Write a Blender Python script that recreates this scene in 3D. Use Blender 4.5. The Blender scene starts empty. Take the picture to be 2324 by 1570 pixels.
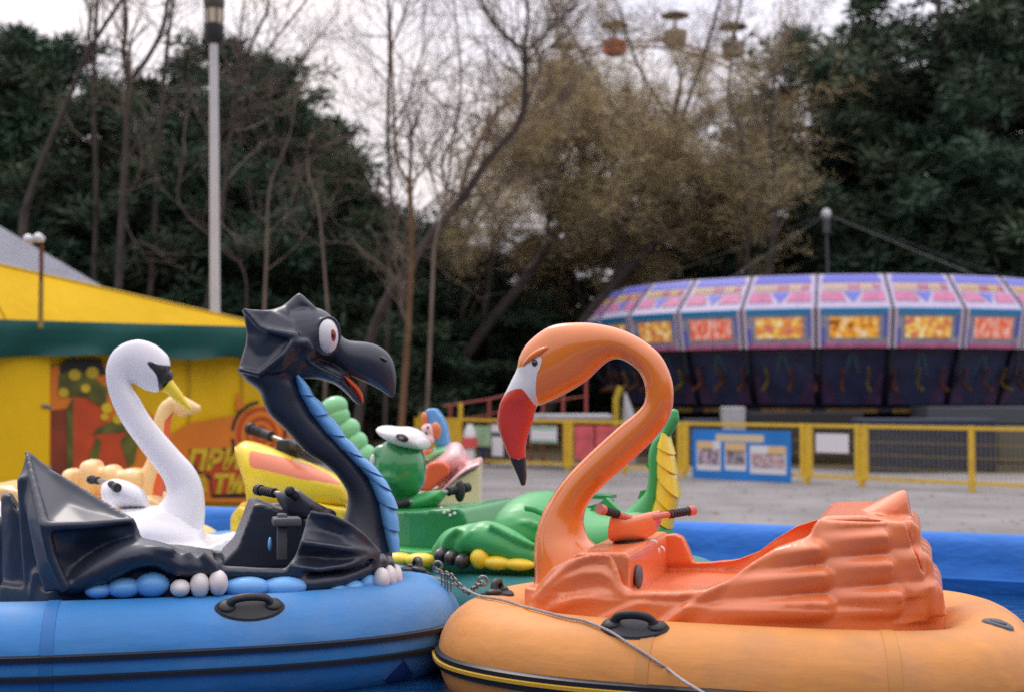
import bpy, bmesh, math, random
import numpy as np
from mathutils import Vector, Matrix
from mathutils.geometry import tessellate_polygon
R = math.radians
random.seed(7)
rng = np.random.default_rng(11)
scene = bpy.context.scene
col = scene.collection

# ------------------------------------------------------------------ camera
CAMZ = 1.40
FPX, CX, CY = 3228.0, 1162.0, 785.0
PITCH = math.atan(115.0 / FPX)
WATER = 0.43
cam_d = bpy.data.cameras.new('camera')
cam = bpy.data.objects.new('camera', cam_d)
col.objects.link(cam)
cam.location = (0, 0, CAMZ)
cam.rotation_euler = (R(90) + PITCH, 0, 0)
cam_d.sensor_width = 36.0
cam_d.lens = 50.0
cam_d.clip_start = 0.05
cam_d.clip_end = 600
cam_d.dof.use_dof = True
cam_d.dof.focus_distance = 4.75
cam_d.dof.aperture_fstop = 2.5
scene.camera = cam

def ray(px, py):
    u = (CY - py) / FPX
    return Vector(((px - CX) / FPX, math.cos(PITCH) - u * math.sin(PITCH), math.sin(PITCH) + u * math.cos(PITCH)))

def P(px, py, Y):
    """world point seen at photo position (px, py) at distance Y"""
    d = ray(px, py)
    return Vector((0, 0, CAMZ)) + d * (Y / d.y)

def ground_Y(py):
    d = ray(CX, py)
    return -CAMZ / d.z * d.y

def to_px(w):
    v = w - Vector((0, 0, CAMZ))
    f = v.y * math.cos(PITCH) + v.z * math.sin(PITCH)
    u = -v.y * math.sin(PITCH) + v.z * math.cos(PITCH)
    return (CX + FPX * v.x / f, CY - FPX * u / f)

# ------------------------------------------------------------------ materials
def mat(name, colr, rough=0.5, coat=0.0, metal=0.0, var=0.0, vscale=6.0, bump=0.0, bscale=40.0, bdist=0.02, bstretch=None,
        dirt=0.0, dirtcol=(0.10, 0.09, 0.07), dscale=3.0, spec=0.5, emit=None, estr=0.0, coat_rough=0.12, sub=0.0, coat_ior=1.5):
    m = bpy.data.materials.new(name)
    m.use_nodes = True
    nt = m.node_tree
    b = nt.nodes['Principled BSDF']
    b.inputs['Roughness'].default_value = rough
    b.inputs['Metallic'].default_value = metal
    b.inputs['Specular IOR Level'].default_value = spec
    b.inputs['Coat Weight'].default_value = coat
    b.inputs['Coat Roughness'].default_value = coat_rough
    b.inputs['Coat IOR'].default_value = coat_ior
    base = nt.nodes.new('ShaderNodeRGB'); base.outputs[0].default_value = (*colr, 1)
    out = base.outputs[0]
    tc = nt.nodes.new('ShaderNodeTexCoord')
    if var > 0:
        n = nt.nodes.new('ShaderNodeTexNoise'); n.inputs['Scale'].default_value = vscale; n.inputs['Detail'].default_value = 5
        nt.links.new(tc.outputs['Object'], n.inputs['Vector'])
        mr = nt.nodes.new('ShaderNodeMapRange'); mr.inputs['From Min'].default_value = 0.3; mr.inputs['From Max'].default_value = 0.7
        mr.inputs['To Min'].default_value = 1 - var; mr.inputs['To Max'].default_value = 1 + var
        nt.links.new(n.outputs['Fac'], mr.inputs['Value'])
        mx = nt.nodes.new('ShaderNodeVectorMath'); mx.operation = 'SCALE'
        nt.links.new(out, mx.inputs[0]); nt.links.new(mr.outputs[0], mx.inputs['Scale'])
        out = mx.outputs[0]
    if dirt > 0:
        n = nt.nodes.new('ShaderNodeTexNoise'); n.inputs['Scale'].default_value = dscale; n.inputs['Detail'].default_value = 9
        n.inputs['Roughness'].default_value = 0.65
        nt.links.new(tc.outputs['Object'], n.inputs['Vector'])
        mr = nt.nodes.new('ShaderNodeMapRange'); mr.inputs['From Min'].default_value = 0.5; mr.inputs['From Max'].default_value = 0.75
        mr.inputs['To Min'].default_value = 0; mr.inputs['To Max'].default_value = dirt
        nt.links.new(n.outputs['Fac'], mr.inputs['Value'])
        mx = nt.nodes.new('ShaderNodeMix'); mx.data_type = 'RGBA'
        nt.links.new(mr.outputs[0], mx.inputs['Factor']); nt.links.new(out, mx.inputs['A'])
        mx.inputs['B'].default_value = (*dirtcol, 1)
        out = mx.outputs['Result']
        mr2 = nt.nodes.new('ShaderNodeMapRange'); mr2.inputs['To Min'].default_value = rough; mr2.inputs['To Max'].default_value = min(1, rough + 0.35)
        nt.links.new(n.outputs['Fac'], mr2.inputs['Value'])
        nt.links.new(mr2.outputs[0], b.inputs['Roughness'])
    nt.links.new(out, b.inputs['Base Color'])
    if bump > 0:
        n = nt.nodes.new('ShaderNodeTexNoise'); n.inputs['Scale'].default_value = bscale; n.inputs['Detail'].default_value = 4
        if bstretch:
            mp = nt.nodes.new('ShaderNodeMapping'); mp.inputs['Scale'].default_value = bstretch
            nt.links.new(tc.outputs['Object'], mp.inputs[0]); nt.links.new(mp.outputs[0], n.inputs['Vector'])
        else: nt.links.new(tc.outputs['Object'], n.inputs['Vector'])
        bp = nt.nodes.new('ShaderNodeBump'); bp.inputs['Strength'].default_value = bump; bp.inputs['Distance'].default_value = bdist
        nt.links.new(n.outputs['Fac'], bp.inputs['Height'])
        nt.links.new(bp.outputs[0], b.inputs['Normal'])
    if emit:
        b.inputs['Emission Color'].default_value = (*emit, 1); b.inputs['Emission Strength'].default_value = estr
    return m

def gel(name, colr, **k):     # glossy moulded fibreglass / plastic
    d = dict(rough=0.30, coat=0.55, var=0.06, vscale=3.0, bump=0.10, bscale=9.0, dirt=0.22, dscale=4.5, dirtcol=tuple(c * 0.55 + 0.03 for c in colr))
    d.update(k)
    return mat(name, colr, **d)

def pvc(name, colr, **k):     # inflatable tube fabric
    d = dict(rough=0.50, coat=0.22, coat_rough=0.45, var=0.09, vscale=5.0, bump=0.30, bscale=6.0, bdist=0.03, bstretch=(0.5, 1.0, 1.6), dirt=0.42, dscale=2.6, dirtcol=tuple(c * 0.45 + 0.06 for c in colr))
    d.update(k)
    return mat(name, colr, **d)

# ------------------------------------------------------------------ mesh helpers
class MB:
    """collects shapes, ends up as ONE mesh object"""
    def __init__(self):
        self.v, self.f, self.m = [], [], []
    def add(self, v, f, mi=0):
        o = len(self.v)
        self.v += [tuple(p) for p in v]
        self.f += [tuple(i + o for i in q) for q in f]
        self.m += [mi] * len(f)
        return self
    def join(self, vf, mi=0):
        return self.add(vf[0], vf[1], mi)
    def mesh(self, name):
        me = bpy.data.meshes.new(name)
        me.from_pydata(self.v, [], self.f)
        return me
    def build(self, name, mats, parent=None, smooth=35, loc=None):
        me = self.mesh(name)
        for mm in (mats if isinstance(mats, (list, tuple)) else [mats]):
            me.materials.append(mm)
        if any(self.m):
            me.polygons.foreach_set('material_index', self.m)
        return link(name, me, parent, smooth, loc)

def link(name, me, parent=None, smooth=35, loc=None):
    bm = bmesh.new(); bm.from_mesh(me)
    bmesh.ops.recalc_face_normals(bm, faces=bm.faces)
    bm.to_mesh(me); bm.free()
    if smooth is not None:
        me.polygons.foreach_set('use_smooth', [True] * len(me.polygons))
        if smooth < 180:
            me.set_sharp_from_angle(angle=R(smooth))
    me.update()
    o = bpy.data.objects.new(name, me)
    col.objects.link(o)
    if parent is not None: o.parent = parent
    if loc is not None: o.location = loc
    return o

def tag(o, label=None, cat=None, group=None, kind=None):
    if label: o['label'] = label
    if cat: o['category'] = cat
    if group: o['group'] = group
    if kind: o['kind'] = kind
    return o

def empty(name, loc=(0, 0, 0), rz=0):
    o = bpy.data.objects.new(name, None)
    o.empty_display_size = 0.2
    col.objects.link(o); o.location = loc; o.rotation_euler = (0, 0, rz)
    return o

def box(x0, x1, y0, y1, z0, z1):
    v = [(x, y, z) for x in (x0, x1) for y in (y0, y1) for z in (z0, z1)]
    return v, [(0, 1, 3, 2), (4, 6, 7, 5), (0, 4, 5, 1), (2, 3, 7, 6), (0, 2, 6, 4), (1, 5, 7, 3)]

def rbox(x0, x1, y0, y1, z0, z1, r=0.01, seg=2):
    bm = bmesh.new()
    v, f = box(x0, x1, y0, y1, z0, z1)
    vs = [bm.verts.new(p) for p in v]
    for q in f: bm.faces.new([vs[i] for i in q])
    bmesh.ops.recalc_face_normals(bm, faces=bm.faces)
    bmesh.ops.bevel(bm, geom=bm.edges[:], offset=r, segments=seg, affect='EDGES', profile=0.5)
    out = [tuple(p.co) for p in bm.verts], [tuple(x.index for x in q.verts) for q in bm.faces]
    bm.free()
    return out

def xf(vf, M):
    return [M @ Vector(p) for p in vf[0]], vf[1]

def ellipsoid(c, r, rot=None, nu=20, nv=12):
    M = Matrix.Translation(c) @ (rot.to_4x4() if rot else Matrix.Identity(4)) @ Matrix.Diagonal((*r, 1))
    v = [(0, 0, -1)]
    for j in range(1, nv):
        t = math.pi * j / nv - math.pi / 2
        for i in range(nu):
            a = 2 * math.pi * i / nu
            v.append((math.cos(t) * math.cos(a), math.cos(t) * math.sin(a), math.sin(t)))
    v.append((0, 0, 1))
    f = [(0, 1 + (i + 1) % nu, 1 + i) for i in range(nu)]
    for j in range(nv - 2):
        for i in range(nu):
            a = 1 + j * nu + i; b = 1 + j * nu + (i + 1) % nu
            f.append((a, b, b + nu, a + nu))
    L = len(v) - 1
    f += [(L, L - nu + i, L - nu + (i + 1) % nu) for i in range(nu)]
    return [M @ Vector(p) for p in v], f

def catmull(pts, steps, closed=False):
    n = len(pts); out = []
    pts = [np.array(p, float) for p in pts]
    rngi = range(n) if closed else range(n - 1)
    for i in rngi:
        if closed:
            p0, p1, p2, p3 = pts[i - 1], pts[i], pts[(i + 1) % n], pts[(i + 2) % n]
        else:
            p1, p2 = pts[i], pts[i + 1]
            p0 = pts[i - 1] if i > 0 else 2 * p1 - p2
            p3 = pts[i + 2] if i + 2 < n else 2 * p2 - p1
        for s in range(steps):
            t = s / steps
            out.append(0.5 * ((2 * p1) + (-p0 + p2) * t + (2 * p0 - 5 * p1 + 4 * p2 - p3) * t * t + (-p0 + 3 * p1 - 3 * p2 + p3) * t ** 3))
    if not closed: out.append(pts[-1])
    return out

def loft(ribs, n=24, steps=5, cap0=0.6, cap1=0.6, lat=(0, 1, 0), power=2.0, linear=False):
    """ribs: (A, B, half width across[, lateral offset]) - closed surface whose side outline runs through the A's and B's"""
    rows = [list(r[0]) + list(r[1]) + [r[2]] for r in ribs]
    if linear:
        rr = []
        for i in range(len(rows) - 1):
            for s in range(steps): rr.append(np.array(rows[i]) * (1 - s / steps) + np.array(rows[i + 1]) * s / steps)
        rr.append(np.array(rows[-1])); rows = rr
    else:
        rows = catmull(rows, steps)
    rings = []
    lat = Vector(lat)
    def ring(C, h, b):
        o = []
        for i in range(n):
            a = 2 * math.pi * i / n
            ca, sa = math.cos(a), math.sin(a)
            ca = math.copysign(abs(ca) ** (2 / power), ca); sa = math.copysign(abs(sa) ** (2 / power), sa)
            o.append(C + h * ca + lat * (b * sa))
        return o
    cs = []
    for r in rows:
        A, B, b = Vector(r[0:3]), Vector(r[3:6]), max(0.0005, float(r[6]))
        cs.append(((A + B) / 2, (A - B) / 2, b))
    def capr(c, nxt, amt):
        out = []
        t = c[0] - nxt[0]
        t = t.normalized() if t.length > 1e-6 else Vector((0, 0, 0))
        rad = c[1].length
        for k in (0.35, 0.65, 0.87, 0.97):
            s = math.sqrt(1 - k * k)
            out.append((c[0] + t * rad * amt * k, c[1] * s, c[2] * s))
        return out
    seq = []
    if cap0 > 0: seq += capr(cs[0], cs[1], cap0)[::-1]
    seq += cs
    if cap1 > 0: seq += capr(cs[-1], cs[-2], cap1)
    v = []
    for c in seq: v += ring(*c)
    f = []
    m = len(seq)
    for j in range(m - 1):
        for i in range(n):
            a = j * n + i; b = j * n + (i + 1) % n
            f.append((a, b, b + n, a + n))
    f.append(tuple(range(n - 1, -1, -1)))
    f.append(tuple((m - 1) * n + i for i in range(n)))
    return v, f

def sweep(path, rad, n=10, closed=False, cap=True, flat=1.0, up=None):
    """round tube along a path; rad number or list"""
    pts = [Vector(p) for p in path]
    m = len(pts)
    rads = rad if isinstance(rad, (list, tuple)) else [rad] * m
    v, f = [], []
    prev = None
    for i in range(m):
        if closed: t = pts[(i + 1) % m] - pts[i - 1]
        else: t = pts[min(i + 1, m - 1)] - pts[max(i - 1, 0)]
        t.normalize()
        if prev is None:
            a = Vector(up) if up else (Vector((0, 0, 1)) if abs(t.z) < 0.9 else Vector((1, 0, 0)))
        else: a = prev
        s = t.cross(a).normalized(); a = s.cross(t).normalized()
        prev = a if up is None else Vector(up)
        for k in range(n):
            w = 2 * math.pi * k / n
            v.append(pts[i] + (a * math.cos(w) + s * math.sin(w) * flat) * rads[i])
    rg = m if closed else m - 1
    for j in range(rg):
        for i in range(n):
            a = j * n + i; b = j * n + (i + 1) % n
            c = ((j + 1) % m) * n + (i + 1) % n; d = ((j + 1) % m) * n + i
            f.append((a, b, c, d))
    if cap and not closed:
        f.append(tuple(range(n - 1, -1, -1))); f.append(tuple((m - 1) * n + i for i in range(n)))
    return v, f

def cyl(p0, p1, r0, r1=None, n=16):
    return sweep([p0, p1], [r0, r0 if r1 is None else r1], n=n)

def poly_in(px, py, poly):
    c = False; n = len(poly); j = n - 1
    for i in range(n):
        xi, yi = poly[i]; xj, yj = poly[j]
        if (yi > py) != (yj > py) and px < (xj - xi) * (py - yi) / (yj - yi + 1e-12) + xi: c = not c
        j = i
    return c

def fuse(name, parts, material, parent, voxel=0.009, smooth=6, sfac=0.5, post=None):
    """moulded form: shapes melted together into one continuous skin"""
    mb = MB()
    for p in parts: mb.join(p)
    me = mb.mesh(name)
    bm = bmesh.new(); bm.from_mesh(me); bmesh.ops.recalc_face_normals(bm, faces=bm.faces); bm.to_mesh(me); bm.free()
    o = bpy.data.objects.new(name, me); col.objects.link(o)
    r = o.modifiers.new('r', 'REMESH'); r.mode = 'VOXEL'; r.voxel_size = voxel; r.adaptivity = 0
    s = o.modifiers.new('s', 'SMOOTH'); s.iterations = smooth; s.factor = sfac
    dg = bpy.context.evaluated_depsgraph_get()
    me2 = bpy.data.meshes.new_from_object(o.evaluated_get(dg))
    bpy.data.objects.remove(o); bpy.data.meshes.remove(me)
    me2.name = name
    if post: post(me2)
    me2.materials.clear(); me2.materials.append(material)
    me2.polygons.foreach_set('use_smooth', [True] * len(me2.polygons))
    o = bpy.data.objects.new(name, me2); col.objects.link(o)
    if parent is not None: o.parent = parent
    return o

class Rig:
    """a thing with its own upright frame; photo positions turn into points of that frame"""
    def __init__(self, name, ox, oy, oz, yaw, label, cat, group=None):
        self.o = Vector((ox, oy, oz)); self.yaw = R(yaw)
        self.root = empty(name, self.o, self.yaw)
        tag(self.root, label, cat, group)
        self.Ri = Matrix.Rotation(-self.yaw, 3, 'Z'); self.Rf = Matrix.Rotation(self.yaw, 3, 'Z')
        self.plan = lambda x: 0.45
    def at(self, px, py, l=0.0):
        p0 = self.Ri @ (Vector((0, 0, CAMZ)) - self.o)
        d = self.Ri @ ray(px, py)
        return p0 + d * ((l - p0.y) / d.y)
    def px(self, p):
        return to_px(self.Rf @ Vector(p) + self.o)
    def near(self, px, py, k=1.0, off=0.0):
        """point on the near flank: k = share of the half width, off = metres outward"""
        l = -0.4
        for _ in range(4):
            q = self.at(px, py, l)
            l = -self.plan(q.x) * k - off
        return self.at(px, py, l)
    def ribs(self, rows, l=0.0, cv=None):
        out = []
        for r in rows:
            a, b, w = r[0], r[1], r[2]
            if cv: a, b = cv(*a), cv(*b)
            ll = r[3] if len(r) > 3 else l
            out.append((self.at(*a, ll), self.at(*b, ll), w))
        return out
    def paint(self, vf, zones, mats, names):
        """cut one skin into parts by side-view outlines; zones: list of (index, polygon) tested in order, default 0"""
        v, f = vf
        pp = [self.px((p[0], -abs(p[1]), p[2])) for p in v]
        groups = {}
        keys = []
        for q in f:
            cx = sum(pp[i][0] for i in q) / len(q); cy = sum(pp[i][1] for i in q) / len(q)
            k = 0
            for zi, poly in zones:
                if poly_in(cx, cy, poly): k = zi; break
            if k and names[k] == 'stripe' and sum(v[i][1] for i in q) > 0: k = k + 100
            groups.setdefault(k, []).append(q); keys.append(k)
        # draw the paint edges smooth: vertices on a border slide along it
        ef = {}
        for q, k in zip(f, keys):
            for i in range(len(q)):
                a, b = q[i], q[(i + 1) % len(q)]
                ef.setdefault((min(a, b), max(a, b)), []).append(k)
        nb = {}
        for (a, b), ks in ef.items():
            if len(ks) == 2 and ks[0] != ks[1]:
                nb.setdefault(a, []).append(b); nb.setdefault(b, []).append(a)
        v = [Vector(p) for p in v]
        for _ in range(8):
            new = {a: (v[a] + sum((v[b] for b in bs), Vector()) / len(bs)) / 2 for a, bs in nb.items() if len(bs) >= 2}
            for a, p in new.items(): v[a] = p
        obs = {}
        for k, fs in groups.items():
            used = sorted({i for q in fs for i in q}); mp = {i: j for j, i in enumerate(used)}
            mb = MB().add([v[i] for i in used], [tuple(mp[i] for i in q) for q in fs])
            kk = k % 100; me = mb.mesh(names[kk]); me.materials.append(mats[kk])
            me.polygons.foreach_set('use_smooth', [True] * len(me.polygons))
            o = bpy.data.objects.new(names[kk], me); col.objects.link(o); o.parent = self.root
            obs[k] = o
        return obs

def slab(rig, pts, k0, k1, cuts=3, conv=None, off=0.0):
    """side-view outline (photo positions on the near flank) -> wall between k0 and k1 shares of the half width"""
    loc = []
    for p in pts:
        if conv: p = conv(*p)
        q = rig.near(p[0], p[1], max(abs(k0), 0.05) if k0 >= 0 else abs(k0))
        loc.append((q.x, q.z))
    return slab_xz(rig, loc, -k0, -k1, cuts, off)

def slab_xz(rig, loc, k0, k1, cuts=3, off=0.0):
    tris = tessellate_polygon([[Vector((x, z, 0)) for x, z in loc]])
    bm = bmesh.new()
    vs = [bm.verts.new((x, 0, z)) for x, z in loc]
    for t in tris: bm.faces.new([vs[i] for i in t])
    # subdivide long edges so that the wall can bend
    for _ in range(cuts):
        le = [e for e in bm.edges if e.calc_length() > 0.07]
        if not le: break
        bmesh.ops.subdivide_edges(bm, edges=le, cuts=1)
        bmesh.ops.triangulate(bm, faces=bm.faces[:])
    ret = bmesh.ops.extrude_face_region(bm, geom=bm.faces[:])
    new = {g for g in ret['geom'] if isinstance(g, bmesh.types.BMVert)}
    for v in bm.verts:
        p = rig.plan(v.co.x)
        v.co.y = (k1 if v in new else k0) * p
    bmesh.ops.recalc_face_normals(bm, faces=bm.faces)
    bm.verts.index_update()
    out = [v.co.copy() for v in bm.verts], [tuple(w.index for w in q.verts) for q in bm.faces]
    bm.free()
    return out

def mirror(vf):
    return [(p[0], -p[1], p[2]) for p in vf[0]], [tuple(reversed(q)) for q in vf[1]]

def sheet(pts, tris, th):
    """faceted sheet with real thickness; pts are 3-D, thickness toward +y"""
    n = len(pts)
    v = [Vector(p) for p in pts] + [Vector(p) + Vector((0, th, 0)) for p in pts]
    f = [tuple(t) for t in tris] + [tuple(i + n for i in reversed(t)) for t in tris]
    from collections import Counter
    c = Counter()
    for t in tris:
        for i in range(len(t)):
            a, b = t[i], t[(i + 1) % len(t)]
            c[(min(a, b), max(a, b))] += 1
    for t in tris:
        for i in range(len(t)):
            a, b = t[i], t[(i + 1) % len(t)]
            if c[(min(a, b), max(a, b))] == 1: f.append((b, a, a + n, b + n))
    return v, f
# ------------------------------------------------------------------ colours
C_FLAM = gel('coral_gelcoat', (0.80, 0.20, 0.055), rough=0.34, coat=0.7, coat_ior=1.55, coat_rough=0.18, bump=0.06, dirt=0.15)
C_FLAM_N = gel('orange_neck_paint', (0.84, 0.215, 0.018), rough=0.24, coat=1.0, coat_ior=1.58, coat_rough=0.08, bump=0.02, dirt=0.1)
C_FACE = gel('white_face_paint', (0.78, 0.76, 0.74), rough=0.25, dirt=0.08)
C_BEAK = gel('red_beak_paint', (0.70, 0.045, 0.015), rough=0.25, coat=0.7, dirt=0.06)
C_BLACKP = gel('black_paint', (0.018, 0.017, 0.018), rough=0.28, dirt=0.1)
C_DRAG = gel('charcoal_gelcoat', (0.008, 0.016, 0.034), rough=0.40, coat=0.55, coat_ior=1.55, coat_rough=0.30, dirt=0.20, dirtcol=(0.022, 0.028, 0.040))
C_LBLUE = gel('sky_blue_paint', (0.15, 0.42, 0.80), rough=0.35, coat=0.4)
C_WHITEC = gel('claw_white_paint', (0.72, 0.66, 0.64), rough=0.4, coat=0.2)
C_SWAN = gel('white_gelcoat', (0.84, 0.82, 0.84), rough=0.3, coat=0.4, dirt=0.08, dirtcol=(0.55, 0.53, 0.5))
C_YEL = gel('yellow_paint', (0.90, 0.66, 0.02), rough=0.35)
C_GREEN = gel('green_gelcoat', (0.035, 0.36, 0.085), rough=0.34, coat=0.35, coat_rough=0.3)
C_DGREEN = gel('deep_green_paint', (0.012, 0.25, 0.06), rough=0.4)
C_LGREEN = gel('pale_green_paint', (0.20, 0.58, 0.25), rough=0.4)
C_ORED = gel('orange_red_paint', (0.86, 0.12, 0.03), rough=0.4)
C_SALM = gel('salmon_stripe_paint', (0.80, 0.22, 0.10), rough=0.4)
C_PEACH = gel('peach_paint', (0.90, 0.60, 0.26), rough=0.4)
C_PINK = gel('pink_paint', (0.86, 0.52, 0.50), rough=0.4)
C_CREAM = gel('pale_yellow_paint', (0.88, 0.76, 0.38), rough=0.4)
C_RUB = mat('black_rubber', (0.015, 0.015, 0.016), rough=0.5, bump=0.1)
C_GRIP = mat('handlebar_grip_rubber', (0.02, 0.02, 0.025), rough=0.55, bump=0.3, bscale=120)
C_GREYP = mat('grey_plastic', (0.09, 0.10, 0.115), rough=0.45, dirt=0.3)
C_PATCH = mat('patch_rubber', (0.030, 0.032, 0.038), rough=0.6, dirt=0.3)
C_METAL = mat('zinc_metal', (0.26, 0.25, 0.24), rough=0.35, metal=0.9)
C_ROPE = mat('grey_rope_fibre', (0.42, 0.38, 0.36), rough=0.9, bump=0.5, bscale=200)
T_BLUE = pvc('blue_pvc', (0.028, 0.215, 0.53), dirtcol=(0.17, 0.29, 0.48), dirt=0.75, dscale=1.6)
T_ORANGE = pvc('orange_pvc', (0.69, 0.275, 0.052), dirtcol=(0.36, 0.19, 0.10), dirt=0.7, dscale=2.2)
T_TEAL = pvc('teal_pvc', (0.02, 0.19, 0.18))
T_CREAM = pvc('cream_pvc', (0.82, 0.62, 0.26))
T_LBLUE = pvc('light_blue_pvc', (0.06, 0.30, 0.62))
T_BSTR = mat('rub_strake_black', (0.013, 0.013, 0.016), rough=0.4)
T_YSTR = mat('rub_strake_yellow', (0.62, 0.36, 0.02), rough=0.5)
T_SEAM = mat('seam_tape', (0.022, 0.165, 0.44), rough=0.55)
T_OSEAM = mat('orange_seam_tape', (0.58, 0.25, 0.055), rough=0.55)

TR = 0.185            # tube radius
TZ = 0.095            # tube axis above the water
PATH = [(0.86, 0.0), (0.84, 0.17), (0.72, 0.36), (0.42, 0.49), (0.0, 0.53), (-0.42, 0.53), (-0.70, 0.47),
        (-0.83, 0.30), (-0.86, 0.0)]
PATH = PATH + [(x, -y) for x, y in PATH[-2:0:-1]]

def tube_path(bow, steps=10, sl=1.0, sw=1.0, tz=None):
    p = catmull([(x * bow * sl, y * sw, TZ if tz is None else tz) for x, y in PATH], steps, closed=True)
    return [Vector(q) for q in p]

def band(path, z0, z1, out0, out1):
    """flat strip that runs round the outside of the tube"""
    m = len(path); v = []; f = []
    for i in range(m):
        t = path[(i + 1) % m] - path[i - 1]; t.z = 0; t.normalize()
        n = Vector((t.y, -t.x, 0))
        if n.dot(Vector((path[i].x, path[i].y, 0))) < 0: n = -n
        for o_, z_ in ((out0, z0), (out1, z0 + (z1 - z0) * 0.2), (out1, z1 - (z1 - z0) * 0.2), (out0, z1)):
            v.append(path[i] + n * o_ + Vector((0, 0, z_)))
    for i in range(m):
        for k in range(4):
            a = i * 4 + k; b = i * 4 + (k + 1) % 4
            c = ((i + 1) % m) * 4 + (k + 1) % 4; d = ((i + 1) % m) * 4 + k
            f.append((a, b, c, d))
    return v, f

def tube(rig, bow, material, strake='double', sl=1.0, seam=None, sw=1.0, TR=TR, tz=None):
    path = tube_path(bow, sl=sl, sw=sw, tz=tz)
    n = len(path)
    t = MB().join(sweep(path, TR, n=36, closed=True)).build('inflatable_tube', material, rig.root, smooth=180)
    fl = MB().join(slab_xz(rig, [(-0.70 * sl, -0.02), (0.70 * sl, -0.02), (0.70 * sl, 0.05), (-0.70 * sl, 0.05)], -sw, sw)).build('hull_floor', C_GREYP, rig.root)
    if strake == 'double':
        for z in (-0.040, 0.022):
            MB().join(band(path, z, z + 0.024, TR - 0.012, TR + 0.014)).build('rub_strake', T_BSTR, rig.root)
    elif strake == 'wide':
        MB().join(band(path, -0.036, 0.036, TR - 0.016, TR + 0.012)).build('rub_strake', T_BSTR, rig.root)
        MB().join(band(path, -0.009, 0.009, TR + 0.004, TR + 0.020)).build('strake_piping', T_YSTR, rig.root)
    elif strake == 'single':
        MB().join(band(path, -0.03, 0.03, TR - 0.016, TR + 0.012)).build('rub_strake', T_BSTR, rig.root)
    if seam:
        mt, idx = seam
        for i in idx:
            i = i % n
            tt = (path[(i + 1) % n] - path[i - 1]).normalized(); s = tt.cross(Vector((0, 0, 1))).normalized()
            ring = []
            for k in range(48):
                w = 2 * math.pi * k / 48
                ring.append(path[i] + (Vector((0, 0, 1)) * math.cos(w) + s * math.sin(w)) * (TR + 0.0005))
            sm = MB()
            for dx_, rr_ in ((-0.021, TR - 0.001), (-0.019, TR + 0.0022), (0.019, TR + 0.0022), (0.021, TR - 0.001)):
                for k in range(48):
                    w = 2 * math.pi * k / 48
                    sm.v.append(tuple(path[i] + tt * dx_ + (Vector((0, 0, 1)) * math.cos(w) + s * math.sin(w)) * (rr_ + 0.0006 * math.sin(k * 2.3))))
            for q in range(3):
                for k in range(48):
                    a_ = q * 48 + k; b_ = q * 48 + (k + 1) % 48
                    sm.f.append((a_, b_, b_ + 48, a_ + 48)); sm.m.append(0)
            sm.build('seam_tape', mt, rig.root)
    return path

def on_tube(path, rig, px, py, lift=0.0):
    """point of the tube surface seen at a photo position: (point, outward normal, along)"""
    p0 = rig.Ri @ (Vector((0, 0, CAMZ)) - rig.o)
    d = (rig.Ri @ ray(px, py)).normalized()
    best = None; t = 2.0
    while t < 9:
        q = p0 + d * t
        dist = min(((q - a).length, i) for i, a in enumerate(path))
        if dist[0] < TR + 0.004:
            i = dist[1]; nrm = (q - path[i])
            along = (path[(i + 1) % len(path)] - path[i - 1]).normalized()
            nrm = (nrm - along * nrm.dot(along)).normalized()
            return path[i] + along * (q - path[i]).dot(along) + nrm * (TR + lift), nrm, along
        t += max(0.004, (dist[0] - TR) * 0.7)
    return None

def frame_at(p, nrm, along):
    s = nrm.cross(along).normalized()
    return Matrix((( along.x, s.x, nrm.x, p.x), (along.y, s.y, nrm.y, p.y), (along.z, s.z, nrm.z, p.z), (0, 0, 0, 1)))

def disc_patch(rx, ry, h=0.006, n=28):
    v = [(0, 0, h)]; f = []
    for k in range(n):
        a = 2 * math.pi * k / n
        # follow the tube's curve across (local y)
        def cz(y): return -TR + math.sqrt(max(0, TR * TR - y * y))
        x, y = rx * math.cos(a), ry * math.sin(a)
        v.append((x * 0.93, y * 0.93, h + cz(y * 0.93))); v.append((x, y, cz(y) - 0.002))
    # middle ring
    for k in range(n):
        a = 2 * math.pi * k / n; x, y = rx * 0.5 * math.cos(a), ry * 0.5 * math.sin(a)
        v.append((x, y, h - TR + math.sqrt(TR * TR - y * y)))
    m = 1 + 2 * n
    for k in range(n):
        j = (k + 1) % n
        f.append((0, m + k, m + j)); f.append((m + k, 1 + 2 * k, 1 + 2 * j, m + j)); f.append((1 + 2 * k, 2 + 2 * k, 2 + 2 * j, 1 + 2 * j))
    return v, f

def carry_handle(rig, path, px, py, L=0.088, material=C_RUB):
    r = on_tube(path, rig, px, py)
    if not r: return
    M = frame_at(*r)
    pl = MB().join(xf(disc_patch(L * 1.25, 0.062, 0.007), M)).build('handle_patch', C_PATCH, rig.root)
    pts = [(-L * 0.72, 0, 0.0), (-L * 0.66, 0, 0.022), (-L * 0.45, 0, 0.036), (0, 0, 0.041), (L * 0.45, 0, 0.036), (L * 0.66, 0, 0.022), (L * 0.72, 0, 0.0)]
    pts = [M @ Vector(p) for p in catmull(pts, 4)]
    h = MB().join(sweep(pts, [0.017] * 4 + [0.014] * (len(pts) - 8) + [0.017] * 4, n=10, flat=0.8))
    for s in (-1, 1):
        h.join(xf(ellipsoid(Vector((s * L * 0.82, 0, 0.006)), (0.03, 0.03, 0.014)), M))
    h.build('carry_handle', material, rig.root, smooth=180)

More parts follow.
